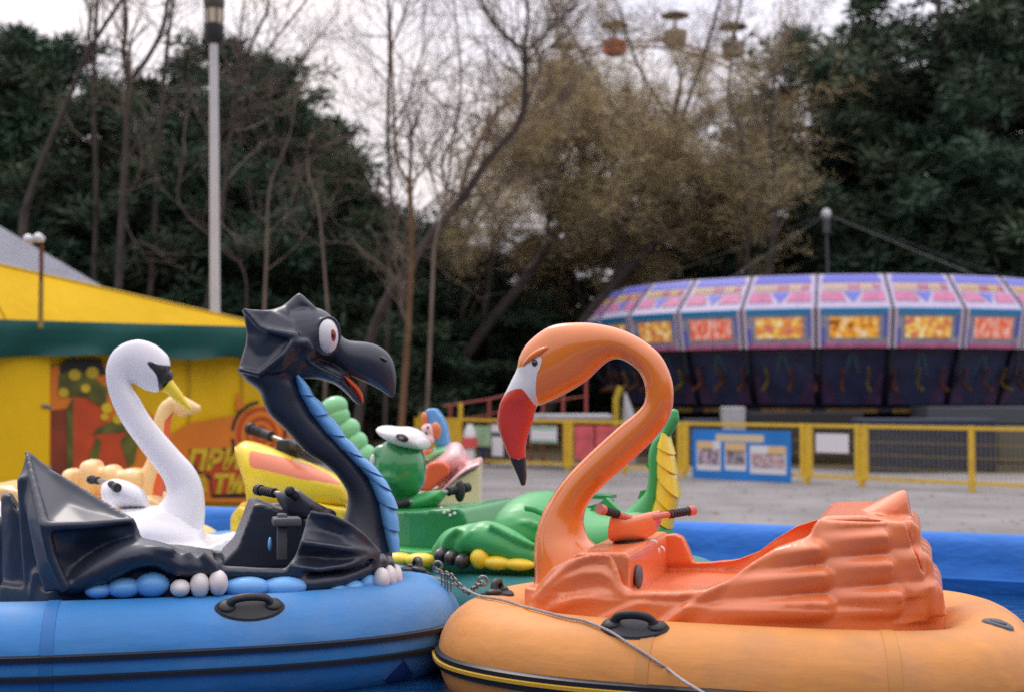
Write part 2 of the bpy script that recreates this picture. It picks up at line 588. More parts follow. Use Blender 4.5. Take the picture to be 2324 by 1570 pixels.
def valve(rig, path, px, py, r=0.03, material=C_RUB, oval=1.0):
    q = on_tube(path, rig, px, py)
    if not q: return
    M = frame_at(*q)
    mb = MB().join(xf(disc_patch(r * oval, r, 0.006), M)).join(xf(ellipsoid(Vector((0, 0, 0.006)), (r * .5, r * .5, 0.008)), M))
    mb.build('valve', material, rig.root, smooth=60)

def body_plan(rig, px_a, px_b, y, half=0.47, taper_sign=0, taper=0.0):
    a = rig.at(px_a, y, 0).x; b = rig.at(px_b, y, 0).x
    xm, ha = (a + b) / 2, abs(b - a) / 2
    def plan(x):
        u = max(-0.995, min(0.995, (x - xm) / ha))
        return half * (1 - abs(u) ** 3.4) ** (1 / 2.4) * (1 - taper * max(0, u * taper_sign))
    rig.plan = plan
    return xm - ha, xm + ha

def handlebar(rig, ends, mid, cowl, grip_mat=C_GRIP, cap_mat=None, r=0.017, glen=0.11):
    """ends: two (px, py, lateral); grips on the ends, bar between through mid"""
    A = rig.at(*ends[0]); B = rig.at(*ends[1]); M_ = rig.at(*mid)
    hb = MB().join(sweep([Vector(p) for p in catmull([A, A.lerp(M_, 0.6), M_, B.lerp(M_, 0.6), B], 4)], 0.011, n=8)).build('handlebar', C_METAL if cap_mat is None else cap_mat, rig.root)
    for E in (A, B):
        d = (M_ - E).normalized()
        g = MB().join(sweep([E + d * 0.012, E + d * 0.02, E + d * glen * 0.9, E + d * glen], [r * 1.05, r, r, r * 1.15], n=12))
        for k in range(6):
            c = E + d * (0.03 + k * 0.013)
            ax = sweep([c - d * 0.003, c + d * 0.003], r * 1.09, n=12); g.join(ax)
        g.build('grip', grip_mat, hb)
        MB().join(sweep([E - d * 0.012, E + d * 0.014], [r * 1.25, r * 1.3], n=12)).build('grip_end', cap_mat or grip_mat, hb)
    return hb

def bumps(rig, name, lst, material, conv, thick=0.05, k=1.03, far=True):
    for (x, y, rx, ry) in lst:
        c = rig.near(*conv(x, y), k)
        p0, p1, p2 = conv(x, y), conv(x + rx, y), conv(x, y - ry)
        a = rig.at(*p1, c.y); b = rig.at(*p2, c.y)
        e = ellipsoid(c, ((a - c).length, thick, (b - c).length))
        MB().join(e).build(name, material, rig.root, smooth=180)
        if far: MB().join(mirror(e)).build(name, material, rig.root, smooth=180)

# ================================================================== FLAMINGO
Z3 = lambda x, y: (958.8 + x / 2.456, 671.1 + y / 2.456)
ZF = lambda x, y: (958.8 + x / 1.7022, 1022.7 + y / 1.7022)
ZH = lambda x, y: (1342.3 + x / 5.457, 1086.6 + y / 5.457)
BG = 'animal bumper boats in the pool'

def flamingo_boat():
    g = Rig('bumper_boat', 0.745, 4.86, WATER, -16,
            'orange flamingo boat with a long curved neck and red beak on an orange tube', 'bumper boat', BG)
    path = tube(g, -1, T_ORANGE, 'wide', sl=0.95, seam=(T_OSEAM, (41, 124, 106)))
    body_plan(g, 1195, 2150, 1380, 0.475, -1, 0.22)
    parts = []
    # deck and floor
    x0, x1 = g.at(1222, 1390, 0).x, g.at(2140, 1390, 0).x
    parts.append(slab_xz(g, [(x0, 0.20), (x1, 0.20), (x1, 0.325), (x0, 0.325)], -1.0, 1.0))
    front = [(1206, 1412), (1206, 1372), (1218, 1328), (1248, 1290), (1290, 1268), (1340, 1257), (1380, 1258), (1396, 1285), (1408, 1325), (1430, 1341), (1520, 1343), (1600, 1338), (1655, 1316), (1700, 1282), (1760, 1246), (1832, 1222),
             (1850, 1185), (2050, 1185), (2085, 1290), (2135, 1345), (2150, 1395), (2000, 1415), (1400, 1415)]
    wall = slab(g, front, 0.97, 0.84)
    parts += [wall, mirror(wall)]
    fin = [(1440, 1290), (1450, 1240), (1480, 1222), (1510, 1210), (1538, 1205), (1556, 1214), (1568, 1245), (1580, 1282), (1600, 1297), (1600, 1320), (1440, 1320)]
    loc = [(g.at(a, b, 0.42).x, g.at(a, b, 0.42).z) for a, b in fin]
    parts.append(slab_xz(g, loc, 0.84, 1.0))
    # front cowl (full width, carries the neck and the handlebar)
    cow = [(1200, 1412), (1206, 1372), (1222, 1328), (1250, 1294), (1300, 1268), (1350, 1258), (1388, 1262), (1400, 1290), (1412, 1400)]
    loc = [(g.near(a, b, 0.9).x, g.near(a, b, 0.9).z) for a, b in cow]
    parts.append(slab_xz(g, loc, -0.93, 0.93))
    # stern mound
    mound = [(1840, 1400), (1832, 1230), (1846, 1190), (1872, 1170), (1960, 1166), (2040, 1182), (2062, 1215), (2075, 1290), (2110, 1330), (2135, 1400)]
    loc = [(g.near(a, b, 0.7).x, g.near(a, b, 0.7).z) for a, b in mound]
    parts.append(slab_xz(g, loc, -0.90, 0.90))
    seat = [(g.near(a, b, 0.6).x, g.near(a, b, 0.6).z) for a, b in [(1690, 1410), (1690, 1375), (1800, 1368), (1850, 1240), (1880, 1400)]]
    parts.append(slab_xz(g, seat, -0.85, 0.85))
    # tail tip
    tt = [((1600, 250), (1620, 275), 0.06, -0.14), ((1680, 228), (1690, 275), 0.12, -0.12), ((1760, 190), (1775, 275), 0.14, -0.10), ((1825, 160), (1840, 280), 0.12, -0.09), ((1862, 147), (1886, 280), 0.07, -0.09)]
    parts.append(loft([(g.at(*ZF(*a), l), g.at(*ZF(*b), l), w) for a, b, w, l in tt], steps=5, cap0=0.3, cap1=0.15))
    # long feathers
    F = [((1300, 395), (1230, 500), (1525, 352), (1545, 438), 1), ((1180, 500), (1120, 590), (1545, 448), (1565, 545), 1), ((1120, 590), (1090, 660), (1552, 558), (1575, 655), 1),
         ((1560, 262), (1540, 340), (1750, 238), (1790, 318), .8), ((1530, 330), (1540, 425), (1778, 302), (1800, 402), 1), ((1545, 432), (1560, 540), (1795, 410), (1820, 515), 1), ((1560, 545), (1570, 650), (1835, 522), (1850, 645), 1),
         ((1740, 245), (1780, 380), (1882, 262), (1895, 385), .5), ((1785, 395), (1810, 510), (1928, 382), (1942, 512), .55), ((1815, 515), (1840, 650), (1972, 502), (1992, 645), .55)]
    RG = [([(440, 600), (480, 545), (545, 492), (620, 466), (690, 466), (735, 490), (758, 545)], 0.020, 15), ([(500, 596), (590, 566), (690, 552), (800, 552), (1000, 552), (1085, 542)], 0.020, 14),
          ([(450, 560), (500, 500), (560, 440), (630, 400), (700, 385), (735, 405), (756, 470), (772, 540)], 0.022, 15), ([(690, 652), (780, 605), (860, 572)], 0.014, 13),
          ([(925, 672), (1000, 615), (1090, 545), (1180, 470), (1270, 410), (1380, 372), (1480, 350)], 0.024, 16)]
    def relief(me):
        """carve the overlapping feathers into the flanks: each rises toward its upper edge and rounded tip"""
        n = len(me.vertices)
        CO = np.empty(n * 3, np.float32); me.vertices.foreach_get('co', CO); CO = CO.reshape(-1, 3)
        NO = np.empty(n * 3, np.float32); me.vertices.foreach_get('normal', NO); NO = NO.reshape(-1, 3)
        disp = np.zeros(n)
        lean = 1 - 0.24 * np.clip((CO[:, 2] - 0.30) / 0.32, 0, 1) ** 1.2
        flank = np.abs(CO[:, 1])
        for i in range(n):
            cx, cy, cz = map(float, CO[i]); ny = float(NO[i][1])
            if abs(cy) < g.plan(cx) * 0.60 or abs(ny) < 0.10: continue
            px, py = g.px((cx, -abs(cy), cz))
            X, Y = (px - 958.8) * 1.7022, (py - 1022.7) * 1.7022
            ridge = 0.0
            if X < 1500:
                for pl_, hgt, wd in RG:
                    dm = 1e9; sg = 0
                    for (x0, y0), (x1, y1) in zip(pl_[:-1], pl_[1:]):
                        dx, dy = x1 - x0, y1 - y0; t = max(0, min(1, ((X - x0) * dx + (Y - y0) * dy) / (dx * dx + dy * dy)))
                        qx, qy = X - x0 - t * dx, Y - y0 - t * dy; d2 = math.hypot(qx, qy)
                        if d2 < dm: dm = d2; sg = qy
                    ridge = max(ridge, hgt * math.exp(-(dm / (wd * (2.2 if sg > 0 else 0.9))) ** 2))
            best = ridge
            for a, b, c, d, w in F:
                ax, ay = (a[0] + b[0]) / 2, (a[1] + b[1]) / 2; bx, by = (c[0] + d[0]) / 2, (c[1] + d[1]) / 2
                L = math.hypot(bx - ax, by - ay); ux, uy = (bx - ax) / L, (by - ay) / L
                u = ((X - ax) * ux + (Y - ay) * uy) / L
                if u < 0 or u > 1.10: continue
                hh = (math.hypot(a[0] - b[0], a[1] - b[1]) * (1 - u) + math.hypot(c[0] - d[0], c[1] - d[1]) * u) * 0.5 * 1.10
                vv = (-(X - ax) * uy + (Y - ay) * ux) / hh
                e = 1.0 if u < 0.86 else math.sqrt(max(0.0, 1 - ((u - 0.86) / 0.24) ** 2))
                if abs(vv) >= e: continue
                vv /= max(e, .05)
                f = (1 - abs(vv) ** 4) * (0.62 - 0.40 * vv) * min(1.0, (1.10 - u) * 10)
                t = min(1.0, u / 0.85)
                best = max(best, f * w * (0.08 + 0.92 * t))
            disp[i] = best * min(1.0, abs(ny) * 2.5)
        E = np.empty(len(me.edges) * 2, np.int32); me.edges.foreach_get('vertices', E); E = E.reshape(-1, 2)
        cnt = np.bincount(E.ravel(), minlength=n) + 1.0
        for _ in range(1):
            acc = disp.copy(); np.add.at(acc, E[:, 0], disp[E[:, 1]]); np.add.at(acc, E[:, 1], disp[E[:, 0]]); disp = acc / cnt
        CO[:, 1] *= lean
        D = np.stack([NO[:, 0] * 0.35, np.sign(CO[:, 1]) * 0.95, np.zeros(n)], 1)
        CO = CO + D * disp[:, None]
        me.vertices.foreach_set('co', CO.astype(np.float32).ravel()); me.update()
    F = [(a, b, c, d, 0.074 * w) for a, b, c, d, w in F]
    # stern feathers seen from the side as steps
    for (pts, k) in (([(2046, 1180), (2070, 1182), (2088, 1200), (2092, 1262), (2060, 1275)], 0.62),
                     ([(2070, 1250), (2104, 1256), (2117, 1275), (2120, 1330), (2080, 1335)], 0.62),
                     ([(2085, 1318), (2128, 1318), (2140, 1340), (2148, 1400), (2095, 1400)], 0.6),
                     ([(2040, 1170), (2058, 1168), (2074, 1240), (2050, 1260)], 0.3)):
        loc = [(g.at(a, b, -0.25).x, g.at(a, b, -0.25).z) for a, b in pts]
        for y0, y1 in ((-k, -k * 0.35), (-k * 0.25, k * 0.25), (k * 0.35, k)):
            hw = 0.42
            v, f = slab_xz(g, loc, 1, 1.01, cuts=0)
            n = len(v) // 1
            ys = sorted({round(p.y, 5) for p in v})
            mid = [p.y for p in v]; lo, hi = min(mid), max(mid)
            v2 = [Vector((p.x, (y0 if p.y < (g.plan(p.x) * 1.005) else y1) * hw, p.z)) for p in v]
            parts.append((v2, f))
    fuse('body', parts, C_FLAM, g.root, 0.0070, 5, post=relief)
    # console box under the handlebar
    con = [(g.at(a, b, 0).x, g.at(a, b, 0).z) for a, b in [(1372, 1330), (1340, 1232), (1375, 1226), (1470, 1222), (1480, 1330)]]
    # neck, head and beak out of one skin, painted in zones
    rows = [((548, 1048), (575, 1042), 0.008), ((530, 1000), (580, 1000), 0.016), ((498, 930), (577, 940), 0.022), ((470, 862), (575, 840), 0.028), ((440, 790), (590, 765), 0.034),
            ((422, 730), (610, 715), 0.038), ((419, 665), (625, 650), 0.042), ((436, 592), (640, 612), 0.048), ((465, 535), (657, 608), 0.054), ((498, 468), (700, 590), 0.058), ((528, 405), (752, 568), 0.062),
            ((545, 330), (800, 543), 0.066), ((600, 250), (855, 512), 0.068), ((720, 168), (930, 460), 0.066), ((880, 150), (990, 400), 0.062), ((1010, 163), (1040, 362), 0.056),
            ((1130, 197), (1093, 352), 0.052), ((1240, 255), (1155, 378), 0.050), ((1330, 335), (1213, 432), 0.049), ((1385, 450), (1242, 510), 0.049), ((1400, 570), (1237, 590), 0.050),
            ((1370, 690), (1193, 648), 0.051), ((1290, 800), (1110, 715), 0.052), ((1180, 905), (1000, 812), 0.053), ((1060, 1010), (890, 915), 0.055), ((965, 1100), (800, 1010), 0.058),
            ((912, 1180), (728, 1110), 0.064), ((898, 1260), (675, 1200), 0.072), ((920, 1345), (640, 1310), 0.090), ((985, 1410), (628, 1420), 0.115), ((1040, 1500), (632, 1560), 0.14), ((1120, 1600), (612, 1690), 0.17)]
    vf = loft(g.ribs(rows, cv=Z3), n=96, steps=16, cap0=0.8, cap1=0)
    beak = [Z3(*p) for p in [(380, 640), (420, 600), (452, 556), (475, 535), (500, 524), (522, 516), (545, 514), (562, 522), (575, 540), (590, 562), (612, 592), (632, 612), (640, 625), (700, 640), (650, 800), (600, 905), (480, 905), (380, 900)]]
    tip = [Z3(*p) for p in [(400, 903), (500, 903), (540, 912), (575, 895), (700, 885), (700, 1100), (400, 1100)]]
    mask = [Z3(*p) for p in [(380, 650), (380, 560), (480, 470), (515, 405), (540, 398), (585, 380), (612, 352), (640, 336), (660, 336), (666, 352), (655, 395), (636, 440), (630, 500), (634, 560), (650, 604), (660, 630), (600, 640)]]
    g.paint(vf, [(3, tip), (2, beak), (1, mask)], [C_FLAM_N, C_FACE, C_BEAK, C_BLACKP], ['neck', 'face_patch', 'beak', 'beak_tip'])
    # eyes, brow
    for s in (-1, 1):
        c = g.at(*Z3(628, 374), -0.060)
        c.y *= 1 if s < 0 else -1
        e = MB().join(ellipsoid(c, (0.0125, 0.012, 0.0125))).build('eye', C_BLACKP, g.root, smooth=180)
        pts = [g.at(*Z3(*p), -0.062 + k) for p, k in (((560, 392), 0.014), ((600, 350), 0.006), ((650, 312), 0.0), ((700, 285), 0.0))]
        if s > 0: pts = [Vector((p.x, -p.y, p.z)) for p in pts]
        MB().join(sweep([Vector(q) for q in catmull(pts, 4)], [0.004 + 0.009 * math.sin(math.pi * i / 12) for i in range(13)], n=8)).build('brow', C_FLAM_N, g.root, smooth=180)
    # handlebar cover and grips
    cowl = [((270, 405), (255, 520), 0.030, -0.13), ((290, 400), (225, 700), 0.05, -0.09), ((400, 432), (280, 770), 0.07, -0.04), ((520, 442), (450, 772), 0.075, 0.0),
            ((680, 412), (640, 745), 0.065, 0.05), ((800, 390), (790, 660), 0.05, 0.09), ((856, 382), (862, 520), 0.035, 0.12)]
    MB().join(loft([(g.at(*ZH(*a), l), g.at(*ZH(*b), l), w) for a, b, w, l in cowl], n=28, steps=6, cap0=0.2, cap1=0.2, power=2.6)).build('handlebar_cover', C_FLAM, g.root, smooth=180)
    pink = mat('pink_plastic', (0.62, 0.16, 0.12), rough=0.4)
    handlebar(g, [(*ZH(118, 372), -0.20), (*ZH(1240, 388), 0.17)], (*ZH(560, 500), 0.0), None, cap_mat=pink, glen=0.085, r=0.014)
    # console plate
    loc = [(g.at(a, b, 0).x, g.at(a, b, 0).z) for a, b in [(1345, 1240), (1362, 1230), (1468, 1226), (1478, 1238), (1472, 1340), (1345, 1340)]]
    fuse('console', [slab_xz(g, loc, -0.90, 0.90)], C_FLAM, g.root, 0.009, 5)
    MB().join(ellipsoid(g.at(*ZH(480, 775), 0), (0.06, 0.10, 0.008))).build('gasket', C_RUB, g.root, smooth=180)
    # loudspeaker grille in the cockpit
    c = Vector((max(p[0] for p in loc) + 0.004, -0.25, g.at(1404, 1306, -0.25).z))
    MB().join(ellipsoid(c, (0.012, 0.05, 0.040))).build('speaker', C_GREYP, g.root, smooth=180)
    # small white claw marks
    dec = MB()
    for a, b, c_ in (((720, 760), (780, 762), (818, 790)), ((832, 850), (838, 885), (850, 915)), ((855, 828), (890, 855), (908, 895))):
        pts = [g.at(*ZH(*p), -0.02) for p in (a, b, c_)]
        dec.join(sweep([Vector(q) for q in catmull(pts, 4)], [0.001, .003, .004, .004, .004, .004, .003, .002, .001], n=6))
    dec.build('claw_mark', C_FACE, g.root)
    carry_handle(g, path, 1440, 1420)
    valve(g, path, 2266, 1412, 0.05, C_GREYP, 1.0)
    carry_handle(g, path, 1128, 1341, 0.05)
    return g, path
# ================================================================== DRAGON
Z2 = lambda x, y: (447.4 + x / 3.318, 613.6 + y / 3.318)
Z8 = lambda x, y: (x / 2.2725, 1022.7 + y / 2.2725)
ZS = lambda x, y: (x / 2.233, 479.4 + y / 2.233)
ZG = lambda x, y: (894.9 + x / 3.3054, 862.9 + y / 3.3054)
ZM = lambda x, y: (671.1 + x / 4.913, 862.9 + y / 4.913)

def dragon_boat():
    g = Rig('bumper_boat', -1.225, 5.20, WATER, 14,
            'black dragon boat with a hooked beak and sky blue chest on a blue tube', 'bumper boat', BG)
    path = tube(g, 1, T_BLUE, 'double', sl=1.0, tz=0.13, seam=(T_SEAM, (16, 111)))
    body_plan(g, -5, 905, 1320, 0.47, 1, 0.20)
    C8 = lambda L: [Z8(*p) for p in L]
    parts = []
    x0, x1 = g.at(10, 1320, 0).x, g.at(900, 1320, 0).x
    parts.append(slab_xz(g, [(x0, 0.20), (x1, 0.20), (x1, 0.33), (x0, 0.33)], -1.0, 1.0))
    wall = slab(g, [(120, 1345), (130, 1290), (300, 1270), (430, 1268), (500, 1288), (690, 1292), (760, 1296), (860, 1300), (900, 1320), (900, 1345)], 1.0, 0.86)
    parts.append(wall)
    fw_ = [(200, 1262), (300, 1248), (520, 1250), (690, 1240), (690, 1290), (200, 1290)]
    parts.append(slab_xz(g, [(g.at(a, b, 0.42).x, g.at(a, b, 0.42).z) for a, b in fw_], 0.86, 1.0))
    # body behind the cockpit
    rear = [(70, 1345), (75, 1290), (120, 1280), (330, 1280), (420, 1285), (500, 1296), (500, 1345)]
    parts.append(slab_xz(g, [(g.near(a, b, 0.7).x, g.near(a, b, 0.7).z) for a, b in rear], -0.93, 0.93))
    # front cowl
    fr = [(690, 1345), (700, 1250), (725, 1215), (790, 1222), (850, 1262), (895, 1310), (900, 1345)]
    parts.append(slab_xz(g, [(g.near(a, b, 0.6).x, g.near(a, b, 0.6).z) for a, b in fr], -0.90, 0.90))
    fin = [(560, 1290), (575, 1150), (590, 1139), (640, 1140), (655, 1165), (690, 1200), (690, 1290)]
    parts.append(slab_xz(g, [(g.at(a, b, 0.40).x, g.at(a, b, 0.40).z) for a, b in fin], 0.84, 1.0))
    # folded rear wing / tail crest on the near side: ridges stand out, skin sinks in between
    def W(px, py, l): return g.at(px, py, l)
    wp = [W(60, 1026, -0.22), W(110, 1066, -0.24), W(180, 1108, -0.30), W(248, 1150, -0.38), W(301, 1180, -0.45),   # 0-4 top edge
          W(313, 1213, -0.46), W(268, 1236, -0.42), W(225, 1262, -0.40), W(185, 1292, -0.42), W(150, 1336, -0.50),     # 5-9 lower edge
          W(100, 1192, -0.50), W(200, 1190, -0.50), W(115, 1262, -0.50),                                             # 10 hub ridge, 11, 12
          W(150, 1140, -0.345), W(210, 1160, -0.395), W(170, 1235, -0.455), W(230, 1215, -0.450), W(75, 1105, -0.36),
          W(48, 1070, -0.18), W(62, 1180, -0.36), W(86, 1300, -0.44), W(100, 1345, -0.46)]
    tr = [(0, 17, 1), (17, 13, 1), (1, 13, 2), (2, 13, 14), (2, 14, 3), (3, 14, 4), (17, 10, 13), (13, 10, 11), (13, 11, 14), (14, 11, 4),
          (10, 15, 11), (11, 15, 16), (11, 16, 4), (4, 16, 5), (16, 6, 5), (16, 15, 7), (16, 7, 6), (10, 12, 15), (12, 8, 15), (15, 8, 7), (12, 9, 8),
          (0, 18, 17), (18, 19, 17), (17, 19, 10), (19, 20, 12), (19, 12, 10), (20, 21, 9), (20, 9, 12)]
    parts.append(sheet(wp, tr, 0.045))
    parts.append(sweep([W(60, 1024, -0.23), W(80, 1110, -0.38), W(100, 1192, -0.51), W(115, 1262, -0.51), W(150, 1340, -0.51)], [0.010, 0.014, 0.018, 0.018, 0.02], n=8))
    parts.append(sweep([W(100, 1194, -0.51), W(200, 1190, -0.51), W(300, 1180, -0.46)], [0.018, 0.016, 0.012], n=8))
    parts.append(sweep([W(60, 1026, -0.22), W(110, 1066, -0.24), W(180, 1108, -0.30), W(248, 1150, -0.38), W(301, 1180, -0.45), W(313, 1213, -0.46)], 0.011, n=8))
    # back of the tail crest and the layered stern plates
    tl = [(62, 1028), (110, 1085), (190, 1150), (235, 1200), (240, 1300), (90, 1300), (70, 1180)]
    parts.append(slab_xz(g, [(g.at(a, b, -0.22).x, g.at(a, b, -0.22).z) for a, b in tl], -0.45, -0.10))
    for pts, k0, k1, l in (([(30, 1086), (48, 1080), (62, 1105), (82, 1185), (90, 1345), (50, 1345), (38, 1200)], -0.86, -0.35, -0.36),
                           ([(-10, 1128), (12, 1124), (30, 1150), (45, 1260), (60, 1345), (-5, 1345)], -0.62, -0.15, -0.25),
                           ([(-60, 1190), (-8, 1175), (12, 1220), (30, 1345), (-60, 1345)], -0.4, 0.5, -0.1)):
        parts.append(slab_xz(g, [(g.at(a, b, l).x, g.at(a, b, l).z) for a, b in pts], k0, k1))
        loc = [g.at(a, b, l) for a, b in pts]
    # front wing
    N = lambda x, y, o: g.near(*Z8(x, y), 1.0, o)
    fp = [N(1597, 316, -0.05), N(1700, 330, 0.0), N(1800, 378, 0.02), N(1875, 435, 0.03), N(1960, 525, 0.05),
          N(1552, 470, 0.02), N(1705, 490, 0.045), N(1830, 510, 0.05), N(1488, 592, 0.02), N(1640, 612, 0.045), N(1780, 592, 0.05), N(1880, 556, 0.055),
          N(1640, 405, -0.03), N(1760, 440, 0.0), N(1600, 545, -0.02), N(1730, 552, 0.01), N(1575, 395, -0.04), N(1530, 540, -0.02)]
    ft = [(0, 12, 1), (1, 12, 13), (1, 13, 2), (2, 13, 7), (2, 7, 3), (3, 7, 4), (0, 16, 12), (16, 5, 12), (12, 5, 6), (12, 6, 13), (13, 6, 7),
          (5, 14, 6), (6, 14, 15), (6, 15, 7), (7, 15, 11), (7, 11, 4), (5, 17, 14), (17, 8, 14), (14, 8, 9), (14, 9, 15), (15, 9, 10), (15, 10, 11)]
    fw = sheet(fp, ft, 0.05)
    parts.append(fw)
    for L in ((0, 1, 2, 3, 4), (5, 6, 7, 4), (8, 9, 10, 11, 4)):
        parts.append(sweep([fp[i] for i in L], 0.011, n=8))
    # hind leg, toes and fore leg
    def LB(rows, k=0.98, n=16):
        return loft([(g.near(*Z8(*a), k), g.near(*Z8(*b), k), w) for a, b, w in rows], n=n, steps=4, cap0=0.5, cap1=0.6)
    legs = [LB([((300, 660), (310, 735), 0.06), ((400, 585), (400, 735), 0.09), ((520, 505), (540, 690), 0.10), ((680, 448), (700, 610), 0.10), ((840, 470), (800, 600), 0.085),
                ((950, 515), (880, 640), 0.08), ((1060, 535), (1000, 655), 0.07), ((1130, 570), (1090, 650), 0.05)]),
            LB([((1540, 640), (1600, 740), 0.05), ((1660, 620), (1660, 725), 0.06), ((1760, 615), (1770, 690), 0.06), ((1880, 570), (1890, 650), 0.055), ((1960, 540), (1960, 620), 0.05)]),
            LB([((900, 600), (900, 650), 0.03), ((1000, 596), (1000, 640), 0.03), ((1150, 590), (1150, 650), 0.03), ((1350, 600), (1350, 650), 0.03), ((1570, 605), (1570, 655), 0.03)])]
    for L in ([(470, 610), (560, 560), (690, 525), (800, 505), (900, 520)], [(480, 640), (620, 610), (740, 570), (840, 560)],
              [(880, 510), (905, 570), (930, 640)], [(960, 520), (1000, 580), (1035, 640)], [(1040, 530), (1090, 580), (1125, 635)]):
        legs.append(sweep([g.near(*Z8(*p), 1.0, 0.046 if L[0][0] > 870 else 0.062) for p in catmull(L, 3)], 0.014, n=8))
    for (x, y) in ((1925, 575), (1965, 570), (2000, 580)):
        legs.append(sweep([g.near(*Z8(x, y - 30), 1.0, 0.0), g.near(*Z8(x + 8, y), 1.0, 0.035), g.near(*Z8(x + 14, y + 50), 1.0, 0.03)], [0.018, 0.022, 0.018], n=10))
    parts += legs + [mirror(legs[1])]
    fuse('body', parts, C_DRAG, g.root, 0.0078, 9)
    # belly and claws
    bumps(g, 'belly_scale', [(510, 716, 76, 44), (640, 704, 92, 54), (785, 688, 92, 66)], C_LBLUE, Z8)
    bumps(g, 'belly_scale', [(1270, 702, 124, 56), (1460, 702, 124, 56)], C_LBLUE, Z8)
    bumps(g, 'belly_scale', [(1735, 718, 62, 34), (1815, 704, 64, 44), (1893, 684, 54, 56)], C_LBLUE, Z8)
    for L in ([(930, 706, 54, 46), (1030, 692, 52, 68), (1125, 680, 52, 68)], [(1968, 660, 42, 60), (2008, 655, 38, 68), (2043, 650, 32, 66)]):
        for (x, y, rx, ry) in L:
            bumps(g, 'claw', [(x, y, rx, ry)], C_WHITEC, Z8, thick=0.055, k=1.09 if x < 1500 else 1.24, far=False)
    # neck
    rows = [((575, 800), (690, 800), 0.075), ((550, 852), (672, 850), 0.072), ((588, 888), (680, 872), 0.066), ((607, 935), (694, 902), 0.062), ((647, 975), (714, 938), 0.060),
            ((692, 1024), (752, 975), 0.060), ((735, 1052), (790, 1015), 0.060), ((765, 1080), (832, 1070), 0.062), ((788, 1118), (856, 1118), 0.066),
            ((786, 1160), (868, 1166), 0.075), ((768, 1200), (878, 1210), 0.09), ((735, 1240), (892, 1262), 0.12)]
    neck = [loft(g.ribs(rows), n=32, steps=6, cap0=0, cap1=0)]
    # head
    def HR(rows, **k): return loft(g.ribs(rows, cv=Z2), n=28, steps=5, **k)
    head = neck + [
        HR([((400, 400), (395, 720), 0.03), ((520, 325), (480, 800), 0.065), ((680, 300), (640, 860), 0.085), ((820, 276), (780, 820), 0.095), ((940, 295), (900, 690), 0.09),
            ((1030, 370), (1000, 690), 0.075), ((1078, 480), (1050, 720), 0.065), ((1140, 526), (1110, 768), 0.06), ((1260, 538), (1220, 822), 0.062), ((1350, 560), (1320, 868), 0.060),
            ((1425, 608), (1400, 915), 0.052), ((1475, 680), (1445, 945), 0.040), ((1497, 780), (1468, 962), 0.024)], cap0=0.2, cap1=0.3),
        HR([((790, 620), (760, 800), 0.07), ((830, 640), (790, 812), 0.07), ((920, 690), (880, 815), 0.066), ((1000, 738), (965, 832), 0.060), ((1080, 790), (1050, 866), 0.052), ((1150, 880), (1120, 922), 0.042), ((1205, 945), (1185, 990), 0.032), ((1242, 1000), (1232, 1016), 0.014)], cap0=0.2, cap1=0.8),
        HR([((840, 630), (840, 730), 0.05), ((950, 680), (945, 775), 0.048), ((1040, 715), (1035, 815), 0.042), ((1100, 750), (1095, 830), 0.032), ((1130, 775), (1125, 835), 0.02)], cap0=0.2, cap1=0.3),
        HR([((630, 276), (640, 350), 0.03), ((690, 232), (705, 360), 0.03), ((740, 186), (765, 360), 0.022), ((775, 172), (800, 340), 0.024), ((820, 212), (845, 330), 0.035), ((870, 262), (895, 330), 0.05)], cap0=0.2, cap1=0.2),
        HR([((350, 288), (352, 330), 0.012), ((450, 300), (440, 420), 0.03), ((560, 296), (560, 460), 0.05), ((660, 262), (680, 460), 0.06)], cap0=0.3, cap1=0.2)]
    E = lambda x, y, o: g.at(*Z2(x, y), -o)
    ep = [E(350, 290, 0.035), E(315, 742, 0.05), E(382, 510, 0.012), E(560, 305, 0.05), E(760, 500, 0.110), E(345, 795, 0.035), E(470, 780, 0.075), E(640, 770, 0.095),
          E(545, 455, 0.085), E(560, 600, 0.060), E(650, 640, 0.115), E(450, 640, 0.045), E(470, 420, 0.055), E(720, 380, 0.08), E(740, 660, 0.10)]
    et = [(0, 12, 3), (0, 2, 12), (12, 2, 8), (12, 8, 3), (3, 8, 13), (8, 4, 13), (8, 9, 4), (2, 11, 8), (11, 9, 8), (2, 1, 11), (1, 6, 11), (11, 6, 9), (9, 6, 10), (9, 10, 4), (6, 7, 10), (10, 7, 14), (10, 14, 4), (1, 5, 6)]
    es = sheet(ep, et, 0.03)
    extra = [es, sweep([ep[0], ep[12], ep[8], ep[4]], [0.008, 0.011, 0.013, 0.02], n=8), sweep([ep[1], ep[6], ep[10], ep[4]], [0.01, 0.012, 0.014, 0.018], n=8),
             sweep([E(x, y, o) for x, y, o in ((720, 590, 0.105), (760, 545, 0.115), (820, 545, 0.118), (870, 600, 0.112))], [0.012, 0.02, 0.02, 0.012], n=8),
             sweep([E(x, y, o) for x, y, o in ((820, 635, 0.088), (850, 690, 0.084), (920, 735, 0.078), (1000, 775, 0.070), (1090, 820, 0.060))], 0.007, n=8),
             # eye socket rim
             sweep([g.at(*Z2(980 + 92 * math.cos(a) - 10 * math.sin(a), 495 + 140 * math.sin(a)), -0.082) for a in [2 * math.pi * i / 24 for i in range(24)]], 0.008, n=6, closed=True)]
    head += extra + [mirror(q) for q in extra]
    fuse('head_and_neck', head, C_DRAG, g.root, 0.0060, 4)
